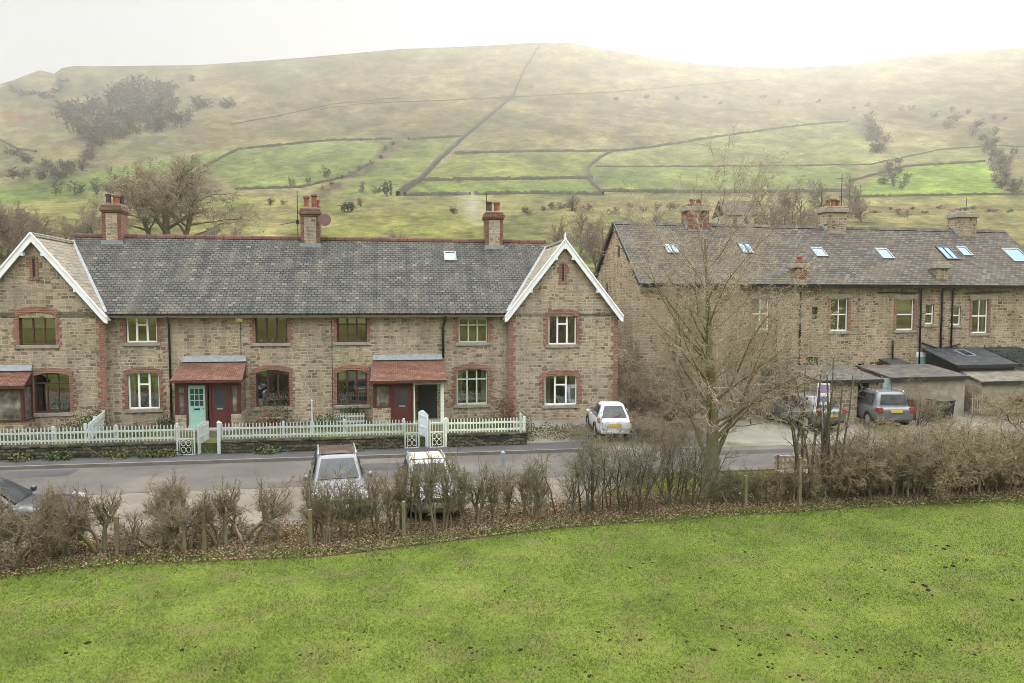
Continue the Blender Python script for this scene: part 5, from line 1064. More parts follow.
# bins and boards by the outhouse
u, z = Ur(908, 412, -5.0); bd = thing('timber_gate', 'rust-brown boarded gate beside the lime-washed outhouse', 'gate', ROWR.W(u, -5.0, .3), ROWR.th); h = MB()
for k in range(7): h.box(-.42+.125*k, 0, .05, -.42+.125*k+.118, .025, 1.05+.02*(k % 2))
h.build('boards', plain('rust_brown_boards', (.13,.045,.028), .8, .2, .2, 6), bd); h = MB(); h.box(-.42,.026,.2,.45,.06,.3); h.box(-.42,.026,.8,.45,.06,.9); h.build('ledge', M['timber'], bd)
for px, lb, c in ((936,'dark green wheelie bin tucked behind the brambles',(.02,.05,.03)), (944,'black wheelie bin next to the dark car',(.018,.018,.02))):
    u, z = Ur(px, 415, -4.9); b = thing('wheelie_bin', lb, 'bin', ROWR.W(u, -4.9, .3), ROWR.th+.1); mm_ = plain('bin_plastic', c, .5, .4, .1)
    MB().add([(-.24,-.28,.06),(.24,-.28,.06),(.24,.26,.06),(-.24,.26,.06),(-.29,-.36,.95),(.29,-.36,.95),(.29,.34,.95),(-.29,.34,.95)], [(0,3,2,1),(4,5,6,7),(0,1,5,4),(1,2,6,5),(2,3,7,6),(3,0,4,7)]).build('body', mm_, b, bevel=.02)
    MB().prism([(-.4,.955),(.38,.955),(.38,1.03),(-.1,1.08),(-.4,1.0)], -.31, .31, axis='x').build('lid', mm_, b, bevel=.015)
    for s in (-1, 1): MB().tube([(s*.2,.3,.1),(s*.28,.3,.1)], .1, 12).build('wheel', M['tyre'], b)
# white picket panel between outhouse and garage
u0 = Ur(971,400,-4.4)[0]; u1 = Ur(983,400,-4.4)[0]; pf = thing('picket_fence', 'small cream picket panel between the lime-washed outhouse and the garage', 'fence', ROWR.W((u0+u1)/2,-4.4,.45), ROWR.th); L_ = (u1-u0)/2
h = MB(); picket_run(h, (-L_,0,0), (L_,0,0), .02, 1.0); h.build('pickets', M['pale_timber'], pf)
for z in (.2, .75): MB().box(-L_,.0,z,L_,.03,z+.07).build('rail', M['pale_timber'], pf)
# ------------------------------------------------------------------ trees and shrubs
def tubes_mesh(polys, ns):
    """polys: list of (points, radii); returns verts, quads"""
    groups = {}
    for p, r in polys: groups.setdefault(len(p), []).append((p, r))
    V = []; F = []; base = 0
    for k, g in groups.items():
        P = np.array([[tuple(q) for q in p] for p, _ in g], np.float32); Rd = np.array([r for _, r in g], np.float32)
        D = np.empty_like(P); D[:,1:-1] = P[:,2:]-P[:,:-2]; D[:,0] = P[:,1]-P[:,0]; D[:,-1] = P[:,-1]-P[:,-2]
        D /= np.maximum(np.linalg.norm(D, axis=2, keepdims=True), 1e-9)
        up = np.where(np.abs(D[...,2:3]) > .9, np.array([1,0,0], np.float32), np.array([0,0,1], np.float32)); A = np.cross(D, up); A /= np.maximum(np.linalg.norm(A, axis=2, keepdims=True), 1e-9); B = np.cross(D, A)
        t = 2*np.pi*np.arange(ns)/ns
        v = P[:,:,None] + Rd[:,:,None,None]*(A[:,:,None]*np.cos(t)[None,None,:,None] + B[:,:,None]*np.sin(t)[None,None,:,None])
        V.append(v.reshape(-1,3)); n = len(g); i = np.arange(n)[:,None,None]*k*ns; j = np.arange(k-1)[None,:,None]*ns; m = np.arange(ns)[None,None,:]; m2 = (m+1) % ns
        f = np.stack([i+j+m, i+j+m2, i+j+ns+m2, i+j+ns+m], -1).reshape(-1,4)+base; F.append(f); base += n*k*ns
    return np.concatenate(V), np.concatenate(F)
def perp(rr, d):
    a = Vector((rr.gauss(0,1), rr.gauss(0,1), rr.gauss(0,1))); a -= d*a.dot(d); return a.normalized()
def grow(rr, p, d, L, r, lvl, P, out):
    n = P['seg'][lvl]; pts = [p.copy()]; rad = [r]; wob = P['wob'][lvl]; tr = P['trop'][lvl]; tip = P['tip'][lvl]; d = d.copy()
    for i in range(n):
        d = (d + Vector((rr.gauss(0,wob), rr.gauss(0,wob), rr.gauss(0,wob)+tr))).normalized(); p = p + d*(L/n); pts.append(p); rad.append(r*(1-(1-tip)*(i+1)/n))
    out[lvl].append((pts, rad))
    if lvl+1 >= len(P['seg']): return
    k = P['n'][lvl] if not (P.get('byL') and lvl == 0) else max(4, int(P['n'][0]*L/P['byL'])); t0 = P['t0'][lvl]
    for c in range(k):
        t = t0+(1-t0)*(c+rr.random())/k; x = min(t*n, n-1e-3); i = int(x); f = x-i; q = pts[i].lerp(pts[i+1], f); dd = (pts[i+1]-pts[i]).normalized()
        a = R(rr.uniform(*P['ang'][lvl])); cd = dd*math.cos(a)+perp(rr, dd)*math.sin(a)
        if P.get('flat') and lvl == 0: cd.z = abs(cd.z)*.8+.1
        grow(rr, q, cd.normalized(), L*P['len'][lvl]*rr.uniform(.65,1.15)*(1-P['taper'][lvl]*t), max(rad[i]*P['rr'][lvl], P['rmin']), lvl+1, P, out)
def plant_mesh(seed, P, stems):
    rr = random.Random(seed); out = [[] for _ in P['seg']]
    for p, d, L, r in stems(rr): grow(rr, Vector(p), Vector(d).normalized(), L, r, 0, P, out)
    w_ = P['wood']; wood = [x for l in out[:w_] for x in l]; tw = [x for l in out[w_:] for x in l]
    return tubes_mesh(wood, P.get('ns', 6)), tubes_mesh(tw, 3)
def plant(name, label, cat, loc, rz, meshes, mats, group=None, scale=(1,1,1), names=('trunk','crown'), kindflag=None):
    root = thing(name, label, cat, loc, rz, group); root.scale = scale
    (wv, wf), (tv, tf) = meshes; a = fastmesh(names[0], wv, wf, mats[0], root, smooth=True); b = fastmesh(names[1], tv, tf, mats[1], root)
    return root
# -- the tall bare tree by the road
TREE = dict(byL=5.6, seg=[10,9,5,3,2], wob=[.035,.12,.17,.19,.22], trop=[.05,.045,.03,.02,.02], tip=[.12,.2,.3,.45,.6], n=[26,11,6,4], t0=[.2,.2,.12,.15], ang=[(30,66),(28,64),(30,65),(30,60)], len=[.60,.46,.46,.5], taper=[.34,.35,.35,.3], rr=[.25,.34,.4,.6], rmin=.0052, wood=2, ns=7)
p = at(714, 499); TY = p.y+.4
big = plant_mesh(15, TREE, lambda rr: [((0,0,-.1),(.01,0,1),8.0,.235),((-.14,.05,1.2),(-.42,.1,1),4.4,.08),((.14,-.05,1.3),(.40,-.1,1),4.4,.08),((.08,.16,1.4),(.1,.35,1),4.0,.07)])
tr_ = plant('bare_tree', 'tall bare tree with a thick mossy trunk rising from the roadside hedge', 'tree', (p.x, TY, 0), 0, big, (M['bark_moss'], M['twig_pale']))
h = MB(); h.tube([(0,0,-.1),(0,0,.4),(.01,0,1.2),(.02,.0,2.0)], [.40,.31,.235,.12], 12, cap=False); h.build('trunk_burr', M['bark_moss'], tr_, smooth=True)
# -- hawthorn hedge
HAW = dict(seg=[5,4,3,2], wob=[.22,.24,.22,.22], trop=[.05,.06,.08,.08], tip=[.6,.45,.4,.5], n=[13,10,8], t0=[.62,.12,.1], ang=[(25,72),(30,70),(25,70)], len=[.72,.5,.5], taper=[.1,.2,.2], rr=[.5,.5,.6], rmin=.0042, wood=2, ns=6)
CLIP = dict(HAW, n=[9,8,6], t0=[.34,.1,.1], len=[.6,.5,.5], wob=[.16,.24,.22,.22])
WISP = dict(seg=[6,5,3,2], wob=[.12,.16,.2,.2], trop=[.04,.05,.05,.03], tip=[.4,.35,.4,.5], n=[8,7,5], t0=[.25,.1,.1], ang=[(20,60),(25,65),(25,65)], len=[.6,.48,.5], taper=[.35,.3,.2], rr=[.5,.5,.6], rmin=.0042, wood=2, ns=5)
def st_haw(n, L, r, spread=.12, lean=.3): return lambda rr: [((rr.gauss(0,spread), rr.gauss(0,spread*.7), -.05), (rr.gauss(0,lean), rr.gauss(0,lean), 1), L*rr.uniform(.8,1.1), r*rr.uniform(.7,1.15)) for _ in range(n)]
haw = [plant_mesh(20+i, HAW, st_haw(3, 1.05, .07, .14, .22)) for i in range(4)]
clip = [plant_mesh(40+i, CLIP, st_haw(4, 1.12, .04, .16, .16)) for i in range(4)]
wisp = [plant_mesh(60+i, WISP, st_haw(5, 1.75, .03, .2, .22)) for i in range(4)]
bram = [plant_mesh(80+i, dict(WISP, trop=[-.01,-.03,-.02,.0], wob=[.16,.2,.22,.22], n=[11,9,6]), st_haw(8, 1.7, .022, .28, .4)) for i in range(4)]
def shared(meshes, name0, mats, nm):
    r = []
    for k, ms in enumerate(meshes):
        (wv, wf), (tv, tf) = ms; a = fastmesh(nm[0], wv, wf, mats[0], smooth=True); b = fastmesh(nm[1], tv, tf, mats[1]); r.append((a.data, b.data)); bpy.data.objects.remove(a); bpy.data.objects.remove(b)
    return r
NM = ('stems', 'twigs')
S_HAW = shared(haw, 'h', (M['bark_moss'], M['twig_brown']), NM); S_CLIP = shared(clip, 'c', (M['bark_moss'], M['twig_olive']), NM); S_WISP = shared(wisp, 'w', (M['bark'], M['twig_grey']), NM); S_BRAM = shared(bram, 'b', (M['bark'], M['twig_straw']), NM)
S_RED = shared(bram[:3], 'r', (M['bark'], M['twig_brown']), NM)
def place(S, i, name, label, cat, loc, rz, sc, group, nm=NM):
    root = thing(name, label, cat, loc, rz, group); root.scale = sc
    for m, n in zip(S[i % len(S)], nm):
        o = bpy.data.objects.new(n, m); COL.objects.link(o); o.parent = root
    return root
hr = random.Random(3); GRP = 'hawthorn shrubs along the roadside hedge'
def hedge_base(px):
    lo, hi = 6., 40.
    for _ in range(50):
        m = (lo+hi)/2
        if m < hedge_y((px-512)/FPX*m): lo = m
        else: hi = m
    return (px-512)/FPX*lo, lo
for i, px in enumerate((-52,-20,8,38,66,92,150,166,184,214,236)):
    x, y = hedge_base(px); top = 1.72*hr.uniform(.92,1.06)
    lb = {150:'gnarled hawthorn shrub, left one of the trio standing alone between two gaps in the hedge', 166:'small gnarled hawthorn shrub, middle one of the trio standing between two hedge gaps', 184:'gnarled hawthorn shrub, right one of the trio standing alone between two gaps', 214:'upright hawthorn shrub, left of the pair in front of the open tarmac', 236:'leaning hawthorn shrub, right of the pair in front of the open tarmac', 92:'gnarled hawthorn shrub just left of the short mossy fence post', 66:'thick-stemmed gnarled hawthorn shrub, second left of the short mossy fence post'}.get(px, 'gnarled hawthorn shrub in front of the dark car at the left edge')
    place(S_HAW, i, 'hawthorn_shrub', lb, 'shrub', (x, y+hr.uniform(-.15,.15), 0), hr.uniform(0,6), (.84,.84,top/1.5), GRP)
for i, px in enumerate((312,326,341,356,371,386,401,416,432,447,462,477,492,508,524,538)):
    x, y = hedge_base(px); lb = 'clipped hawthorn in front of the grey estate car' if px < 395 else ('clipped hawthorn in front of the white car with the pale roof' if px < 470 else 'clipped hawthorn with bare stems, between the white car and the wide mossy gap')
    place(S_CLIP, i+hr.randint(0,3), 'hawthorn_shrub', lb, 'shrub', (x, y+hr.uniform(-.2,.2), 0), hr.uniform(0,6), (.74,.68,hr.uniform(1.04,1.14)*(1.18 if 410 < px < 470 else 1)), GRP)
for i, px in enumerate((566,580,598,616,634,650,668,684,700)):
    x, y = hedge_base(px); place(S_WISP, i, 'hawthorn_shrub', 'tall wispy hawthorn in the overgrown stretch left of the mossy tree trunk', 'shrub', (x, y+hr.uniform(-.2,.4), 0), hr.uniform(0,6), (.95,.95,hr.uniform(1.08,1.25)*(.8 if px < 575 else 1)), GRP)
for i, px in enumerate((730,745,760,776,792,808)):
    x, y = hedge_base(px); place(S_CLIP, i, 'hawthorn_shrub', 'low thin hawthorn in front of the slatted bench', 'shrub', (x, y+hr.uniform(-.1,.3), 0), hr.uniform(0,6), (.8,.8,hr.uniform(.62,.8)), GRP)
for i, px in enumerate((846,862,878,894,912,930,948,966,985,1004,1024,1046,1070)):
    x, y = hedge_base(px); S = S_BRAM if i % 3 != 1 else S_WISP
    place(S, i, 'hawthorn_shrub', 'dense straw-brown hedge shrub tangled with bramble at the right end', 'shrub', (x, y+hr.uniform(-.1,.6), 0), hr.uniform(0,6), (1.1,1.1,hr.uniform(1.0,1.2)), GRP)
    if i < 12: place(S_CLIP, i+1, 'hawthorn_shrub', 'dark-stemmed hedge shrub under the straw-brown tangle at the right end', 'shrub', (x+.35, y+hr.uniform(-.1,.3), 0), hr.uniform(0,6), (.95,.95,1.05), GRP)
# upright coppice stems by the bench
COP = dict(seg=[7,4,2], wob=[.035,.14,.2], trop=[.06,.05,.03], tip=[.35,.35,.5], n=[9,5], t0=[.35,.2], ang=[(25,55),(25,60)], len=[.24,.5], taper=[.5,.3], rr=[.4,.6], rmin=.005, wood=1, ns=6)
cop = plant_mesh(7, COP, lambda rr: [((rr.uniform(-.75,.75), rr.uniform(-.3,.3), -.05), (rr.gauss(0,.07), rr.gauss(0,.07), 1), rr.uniform(2.9,4.6), rr.uniform(.028,.06)) for _ in range(15)] + [((.1,0,.1),(.9,0,.7),2.0,.05),((0,0,.1),(.7,.2,.9),2.2,.05)])
x, y = hedge_base(824); plant('coppiced_ash', 'clump of thin upright bare stems between the slatted bench and the straw-brown hedge', 'tree', (x, y+.2, 0), 0, cop, (M['bark'], M['twig_grey']), names=('stems','twigs'))
x, y = hedge_base(797); post('fence_post', 'tall leaning mossy post at the foot of the upright stems', 'post', (x, y-.5), -.02, 1.5, .045, M['bark_moss'], 'old fence posts along the hedge', cap=False)
for px, lb in ((118,'short mossy fence post between the gnarled shrubs and the trio'),(205,'mossy fence post beside the pair of shrubs'),(311,'mossy fence post at the left end of the clipped hedge'),(404,'mossy fence post where the clipped hedge thins in the middle'),(745,'old fence post right of the thick mossy trunk'),(948,'pale fence post in front of the straw-brown hedge')):
    x, y = hedge_base(px); post('fence_post', lb, 'post', (x, y-.35), -.02, 1.0 if px != 948 else 1.5, .045, M['bark_moss'], 'old fence posts along the hedge', cap=False)
# scrub around the lane and yard
for i, (px, py, hgt, wd, lb) in enumerate(((640,425,3.2,1.4,'brown bramble scrub right of the gable house, next to the white hatchback'),(658,420,4.0,1.5,'tallest brown bramble scrub between the hatchback and the tall tree'),(678,424,2.8,1.4,'brown bramble scrub left of the tall tree trunk, against the grey gable'),(697,428,2.2,1.3,'brown bramble scrub directly behind the tall tree trunk'),(742,424,2.0,1.3,'brown bramble scrub right of the tall tree trunk'),(768,420,2.2,1.2,'brown bramble scrub below the white back door frame'),(786,418,4.4,.6,'tall dark climbing shrub on the downpipe by the small brick chimney'),(800,424,2.4,1.1,'brown bramble scrub left of the dark grey hatchback'))):
    p = at(px, py, .25); place(S_RED, i, 'bramble_scrub', lb, 'shrub', (p.x, p.y+.8, yard_pt(p.x, p.y)), i*1.3, (wd,wd,hgt/2.1), 'bramble scrub beside the yard')
for i, (px, py, hgt, wd, lb) in enumerate(((925,428,2.3,.9,'pale many-stemmed bare shrub in front of the lime-washed outhouse'),(990,415,1.7,1.6,'straw-coloured bramble heap in front of the garage'),(1015,418,1.9,1.6,'straw-coloured bramble heap at the right edge below the garage'),(965,436,.9,1.2,'straw-coloured bramble heap in front of the dark hidden car'),(905,440,1.0,1.1,'low straw-coloured bramble by the rust-brown boards'),(1035,432,1.9,1.6,'straw-coloured bramble heap cut by the right edge'))):
    p = at(px, py, .15); place(S_BRAM, i, 'bramble_heap', lb, 'shrub', (p.x, p.y+.4, yard_pt(p.x, p.y)*.8), i*1.7, (wd,wd,hgt/2.1), 'straw-coloured brambles beside the yard')
x, y = hedge_base(870); place(S_RED, 1, 'beech_shrub', 'small rust-leaved shrub behind the upright stems, below the silver estate car', 'shrub', (x+.2, y+2.2, 0), 0, (.6,.6,.8), None)
for i, (px, py, hgt, wd, lb) in enumerate(((638,438,1.2,1.2,'low brown bramble right by the hatchback'),(655,441,1.3,1.3,'low brown bramble in front of the scrub, between the hatchback and the tree'),(676,442,1.2,1.3,'low brown bramble just left of the tall tree trunk'),(700,440,1.3,1.1,'low brown bramble touching the tall tree trunk'),(585,440,.7,1.0,'knee-high brown bramble left of the hatchback'))):
    p = at(px, py, .1); place(S_RED, i+1, 'bramble_scrub', lb, 'shrub', (p.x, p.y+.3, yard_pt(p.x, p.y)), i*2.1, (wd,wd,hgt/2.1), 'bramble scrub beside the yard')
# -- bare trees behind the cottages
OAK = dict(seg=[5,7,5,3,2], wob=[.05,.16,.2,.2,.22], trop=[.0,.035,.04,.03,.02], tip=[.55,.25,.3,.4,.5], n=[12,11,8,5], t0=[.3,.2,.2,.15], ang=[(18,58),(30,65),(30,65),(30,60)], len=[1.05,.5,.48,.5], taper=[.25,.35,.3,.3], rr=[.55,.45,.5,.6], rmin=.016, wood=2, ns=6)
oak = plant_mesh(11, OAK, lambda rr: [((0,0,-.3),(.05,0,1),5.2,.30),((.6,.2,-.3),(.35,.1,1),4.8,.2),((-.7,0,-.3),(-.3,0,1),4.6,.2)])
b = terr_ground(168, 118.); plant('spreading_tree', 'big spreading bare tree behind the left end of the long slate roof', 'tree', (b.x, b.y, b.z), 0, oak, (M['twig_olive'], M['twig_oak']), scale=(2.35,2.2,1.95))
SM = dict(seg=[6,5,3,2], wob=[.06,.16,.2,.2], trop=[.03,.04,.03,.02], tip=[.3,.3,.4,.5], n=[20,12,9], t0=[.15,.2,.15], ang=[(30,65),(30,65),(30,60)], len=[.55,.5,.5], taper=[.45,.35,.3], rr=[.45,.5,.6], rmin=.012, wood=1, ns=5)
sm = [plant_mesh(100+i, SM, lambda rr: [((rr.gauss(0,.2),rr.gauss(0,.2),-.3),(rr.gauss(0,.12),rr.gauss(0,.12),1),5.5,.16),((rr.gauss(0,.4),rr.gauss(0,.4),-.3),(rr.gauss(0,.25),rr.gauss(0,.25),1),4.6,.12)]) for i in range(4)]
TC = ('trunk', 'crown')
S_SMB = shared(sm, 's', (M['twig_brown'], M['twig_far']), TC); S_SMO = shared(sm, 'o', (M['bark'], M['twig_far']), TC)
sr = random.Random(9)
def mid_tree(px, py_base, Y, hpx, wpx, label, group, S=S_SMB, name='bare_tree', cat='tree'):
    Y = max(Y*1.0, 98.+(Y % 17)); b = terr_ground(px, Y); s = Y/FPX; hh = (atY(px, py_base-hpx, Y).z-b.z)/7.2; ww = wpx*s/4.6
    place(S, sr.randint(0,3), name, label, cat, (b.x, b.y, b.z), sr.uniform(0,6), (ww,ww,hh), group, TC)
G1 = 'bare trees behind the left gable'
for px, py, Y, hp, wp in ((-12,262,62,70,50),(6,262,66,72,46),(22,258,70,60,44),(46,255,74,52,44),(66,256,70,42,40),(84,252,66,36,34),(-30,262,70,66,46),(14,262,80,66,50),(34,262,84,56,50),(56,262,78,46,48),(-4,262,84,60,50),(96,252,80,52,44)):
    mid_tree(px, py, Y, hp, wp, 'purplish-brown bare tree in the thicket behind the left gable', G1)
for px, py, Y, hp, wp, lb in ((218,248,60,32,30,'low twiggy bush right of the spreading tree'),(236,247,64,26,28,'small twiggy bush between the spreading tree and the middle chimney'),(118,246,58,40,34,'twiggy bush behind the leftmost chimney'),(398,250,64,24,30,'low twiggy bush peeping over the slate roof right of the satellite dish'),(420,250,70,20,26,'smallest twiggy bush peeping over the slate roof mid-way to the smoking chimney'),
                              (556,252,72,40,36,'bare bush behind the spiked gable'),(580,256,66,52,44,'tall bare bush between the spiked gable and the grey gable'),(600,252,70,44,40,'bare bush touching the verge of the grey gable'),(628,240,85,38,44,'broad bare bush over the left end of the right-hand ridge'),(655,236,90,34,40,'bare bush left of the brick chimney on the right-hand ridge')):
    mid_tree(px, py, Y, hp, wp, lb, 'bare bushes behind the roofs', name='bare_bush', cat='bush')
for px, py, Y, hp, wp, lb in ((778,236,100,66,46,'tall bare tree right of the distant cottage'),(795,236,110,60,44,'second bare tree right of the distant cottage'),(770,238,92,46,44,'short bare tree against the distant cottage'),(806,236,104,48,30,'bare tree left of the three-pot chimney'),(822,208,200,36,24,'bare tree standing above the three-pot chimney'),(848,206,190,36,26,'bare tree right of the three-pot chimney'),(862,218,170,22,26,'small round bare tree over the ridge right of the three-pot chimney'),(784,210,205,28,24,'far bare tree over the copse'),(905,220,190,12,16,'tiny bare tree left of the last chimney'),(572,214,215,22,24,'lone bare tree on the pasture above the spiked gable')):
    mid_tree(px, py, Y, hp, wp, lb, 'bare trees beyond the right-hand terrace', S_SMO)
# -- woodland and single trees far up the hill
def far_mesh(seed, n=420, olive=False):
    r = np.random.RandomState(seed); c = r.randn(n,3); c /= np.linalg.norm(c, axis=1, keepdims=True); c *= r.rand(n,1)**.4; c *= np.array([.42,.42,.40])*(1+.25*np.sin(c[:,:1]*9+seed)); c[:,2] = c[:,2]*1.15+.52
    d = c-np.array([0,0,.1]); d /= np.linalg.norm(d, axis=1, keepdims=True); d += r.randn(n,3)*1.6; d /= np.linalg.norm(d, axis=1, keepdims=True); s = np.cross(d, r.randn(n,3)); s /= np.linalg.norm(s, axis=1, keepdims=True)
    V = np.stack([c-s*.045-d*.05, c+s*.045-d*.05, c+d*.075], 1).reshape(-1,3); F = np.arange(len(V)).reshape(-1,3)
    t = np.array([(-.03,-.02,-.1),(.03,-.02,-.1),(0,.035,-.1),(-.012,-.01,.7),(.012,-.01,.7),(0,.015,.7)]); tf = np.array([(0,1,4),(0,4,3),(1,2,5),(1,5,4),(2,0,3),(2,3,5)])
    return np.concatenate([V, t]), np.concatenate([F, tf+len(V)])
FARP = dict(seg=[4,3,2], wob=[.08,.16,.2], trop=[.03,.04,.03], tip=[.4,.4,.6], n=[15,8,5], t0=[.12,.2,.15], ang=[(28,68),(30,65),(30,60)], len=[.52,.5,.5], taper=[.42,.35,.3], rr=[.5,.6,.7], rmin=.045, wood=1, ns=3)
def far_tree_mesh(seed):
    (wv, wf), (tv, tf) = plant_mesh(seed, dict(FARP, seg=[4,3,2,2], wob=[.08,.16,.2,.2], trop=[.03,.04,.03,.02], tip=[.4,.4,.6,.7], n=[12,6,5,0]), lambda rr: [((rr.gauss(0,.3),rr.gauss(0,.3),-.3),(rr.gauss(0,.15),rr.gauss(0,.15),1),5.2,.14),((rr.gauss(0,.6),rr.gauss(0,.6),-.3),(rr.gauss(0,.3),rr.gauss(0,.3),1),4.4,.11),((rr.gauss(0,.6),rr.gauss(0,.6),-.3),(rr.gauss(0,.3),rr.gauss(0,.3),1),4.0,.1)])
    v = np.concatenate([wv, tv]); f = np.concatenate([wf, tf+len(wv)]); top = np.percentile(v[:,2], 99.5); wd = np.percentile(np.abs(v[:,:2]), 97)*2; return v/np.array([wd, wd, top]), f
FM = []
for i in range(8):
    v, f = far_mesh(i) if i >= 5 else far_tree_mesh(200+i); o = fastmesh('far', v, f, bark('far_twig_%d' % i, *(tuple(tuple(q*(.8+.14*i) for q in t_) for t_ in ((.06,.056,.036),(.12,.108,.07))) if i < 5 else ((.05,.06,.03),(.10,.11,.05))))); FM.append(o.data); bpy.data.objects.remove(o)
def far_tree(px, py, hpx, wpx, label, group, green=False, name='far_tree', cat='tree'):
    p, Y = terr_at(px, py); o = bpy.data.objects.new(name, FM[sr.randint(5,7) if green else sr.randint(0,4)]); COL.objects.link(o); s = Y/FPX; o.location = p; o.scale = (wpx*s, wpx*s, hpx*s); o.rotation_euler[2] = sr.uniform(0,6); tag(o, label, cat, group)
W1 = np.array([(50,112),(75,106),(98,104),(110,90),(128,80),(150,83),(172,88),(180,95),(168,102),(185,108),(192,118),(185,126),(150,132),(120,138),(96,146),(84,138),(70,128),(54,124)])
xs = np.array([[x, y] for x in np.arange(46,214,9.) for y in np.arange(80,148,5.8)]); xs = xs + np.random.RandomState(2).uniform(-4,4,xs.shape); keep = inpoly(xs[:,0], xs[:,1], [tuple(a) for a in W1])
for x, y in sorted(xs[keep].tolist(), key=lambda a: a[1]): far_tree(x, y+3, sr.uniform(9,16), sr.uniform(11,18), 'bare tree of the dark wood on the upper left slope', 'dark wood on the upper left slope')
def strip(pts, n, hp, wp, label, group, jit=5, **k):
    r = np.random.RandomState(len(pts)*n); L_ = np.linspace(0, len(pts)-1.001, n)
    for t in L_:
        i = int(t); f = t-i; x = pts[i][0]*(1-f)+pts[i+1][0]*f + r.uniform(-jit,jit); y = pts[i][1]*(1-f)+pts[i+1][1]*f + r.uniform(-jit,jit)*.5
        far_tree(x, y, hp*r.uniform(.7,1.2), wp*r.uniform(.7,1.2), label, group, **k)
for x, y in ((201,107),(195,110),(207,106),(230,105),(224,107),(198,104)): far_tree(x, y+2, sr.uniform(9,12), sr.uniform(10,14), 'outlying tree at the right end of the dark wood', 'dark wood on the upper left slope')
strip([(100,142),(92,160),(70,174),(30,180),(-20,184)], 22, 11, 12, 'scrubby tree along the gully below the dark wood', 'gully trees below the dark wood', 6)
strip([(866,122),(878,140),(890,160),(900,178),(893,186)], 24, 10, 12, 'bare tree in the gully between the wide pasture and the bright field', 'trees in the middle gully', 11)
strip([(945,118),(985,138),(1000,158),(1005,178),(1008,192)], 28, 10, 12, 'bare tree in the gully right of the bright field', 'trees in the right gully', 14)
strip([(0,92),(28,96),(50,100),(66,84)], 12, 7, 11, 'scrub bush under the notch in the left skyline', 'scrub under the left skyline', 5)
strip([(-10,150),(20,160),(50,168),(80,172)], 14, 8, 12, 'scrub bush in the fold at the left margin', 'scrub in the left fold', 5)
strip([(60,198),(110,192),(150,200),(190,206)], 10, 14, 16, 'scrubby tree in the hollow left of the spreading tree', 'hollow scrub', 6)
strip([(320,190),(345,178),(375,165),(395,145)], 9, 5, 7, 'thorn bush along the dark gully in the middle fields', 'gully thorns', 4)
strip([(620,100),(760,104),(900,110),(1010,125)], 16, 4, 8, 'low thorn bush on the heather moor', 'moor thorns', 12)
for x, y, hh, ww, g_, lb in ((387,196,15,15,True,'round dark evergreen by the middle gully foot'),(376,194,8,12,False,'low bush beside the round dark evergreen'),(362,193,12,10,False,'thin tree left of the round dark evergreen'),(348,212,10,20,True,'dark gorse bush above the satellite dish'),(293,188,11,8,False,'upright thorn right of the big green field foot'),(326,178,12,12,False,'round thorn at the corner of the big green field'),(307,183,6,8,False,'small thorn near the big green field foot'),(270,206,9,9,False,'bare thorn left of the middle chimney'),(283,205,6,8,False,'small thorn next to the bare thorn left of the chimney'),(361,207,9,9,False,'small bare tree over the satellite dish'),(455,214,8,10,False,'small bush left of the chimney smoke'),(128,188,8,8,True,'single dark tree above the spreading tree'),(190,82,8,10,False,'lone tree at the top right of the dark wood'),(225,108,7,12,False,'lone bush right of the dark wood'),(1040,205,10,12,False,'bush at the right edge above the last roof')):
    far_tree(x, y, hh, ww, lb, 'single trees and bushes on the hill', g_)
strip([(520,214),(560,210),(640,212),(690,212)], 14, 7, 11, 'brown scrub bush on the rough ground above the spiked gable', 'scrub above the spiked gable', 6)
strip([(850,212),(930,212),(1050,212)], 14, 4, 9, 'low scrub bush on the rough strip above the last chimney', 'scrub above the last chimney', 6)
# -- leafy garden plants
def leaf_mesh(seed, n, rx, ry, rz, size):
    r = np.random.RandomState(seed); c = r.randn(n,3); c /= np.linalg.norm(c, axis=1, keepdims=True); c *= r.rand(n,1)**.33; c *= 1+.3*np.sin(c[:,:1]*7+seed)*np.cos(c[:,1:2]*6); c = c*np.array([rx,ry,rz]); c[:,2] = np.abs(c[:,2]+rz*.5)
    a = r.randn(n,3); a /= np.linalg.norm(a, axis=1, keepdims=True); b = np.cross(a, r.randn(n,3)); b /= np.linalg.norm(b, axis=1, keepdims=True); s = size*r.uniform(.6,1.3,(n,1))
    V = np.stack([c-a*s, c+b*s*.45, c+a*s, c-b*s*.45], 1).reshape(-1,3); return V, np.arange(len(V)).reshape(-1,4)
def leafmat(name, a, b):
    m = Mat(name, .6, .3); m.col(m.ramp(m.noise(7, 4), [(.3,a),(.7,b)])); return m.m
LG, LD, LM, LR = leafmat('mid_green_leaf',(.035,.06,.018),(.075,.105,.035)), leafmat('dark_green_leaf',(.022,.045,.016),(.06,.09,.03)), leafmat('mossy_leaf',(.06,.066,.018),(.115,.115,.042)), leafmat('russet_leaf',(.09,.045,.025),(.17,.09,.05))
def bush(label, p, rx, rz_, mat, seed, n=900, size=.045, name='garden_bush', group='leafy garden bushes'):
    v, f = leaf_mesh(seed, n, rx, rx*.8, rz_, size); o = fastmesh(name, v, f, mat); o.location = p; o.rotation_euler[2] = ROWL.th; tag(o, label, 'bush', group); return o
def gp(px, v): q = ROWL.W(Uz(px, 420, v)[0], v); q.z = .48; return q
bush('dark evergreen bush by the brick corner of the left gable', gp(78,-2.2), .9, .55, LD, 1); bush('olive bush against the left gable wall', gp(94,-.9), .6, .75, LM, 2)
bush('russet bush left of the clothes post', gp(270,-1.6), .6, .5, LR, 3); bush('dark bush behind the clothes post', gp(278,-.6), .55, .9, LD, 4); bush('green bush right of the clothes post', gp(326,-1.8), .8, .5, LD, 5)
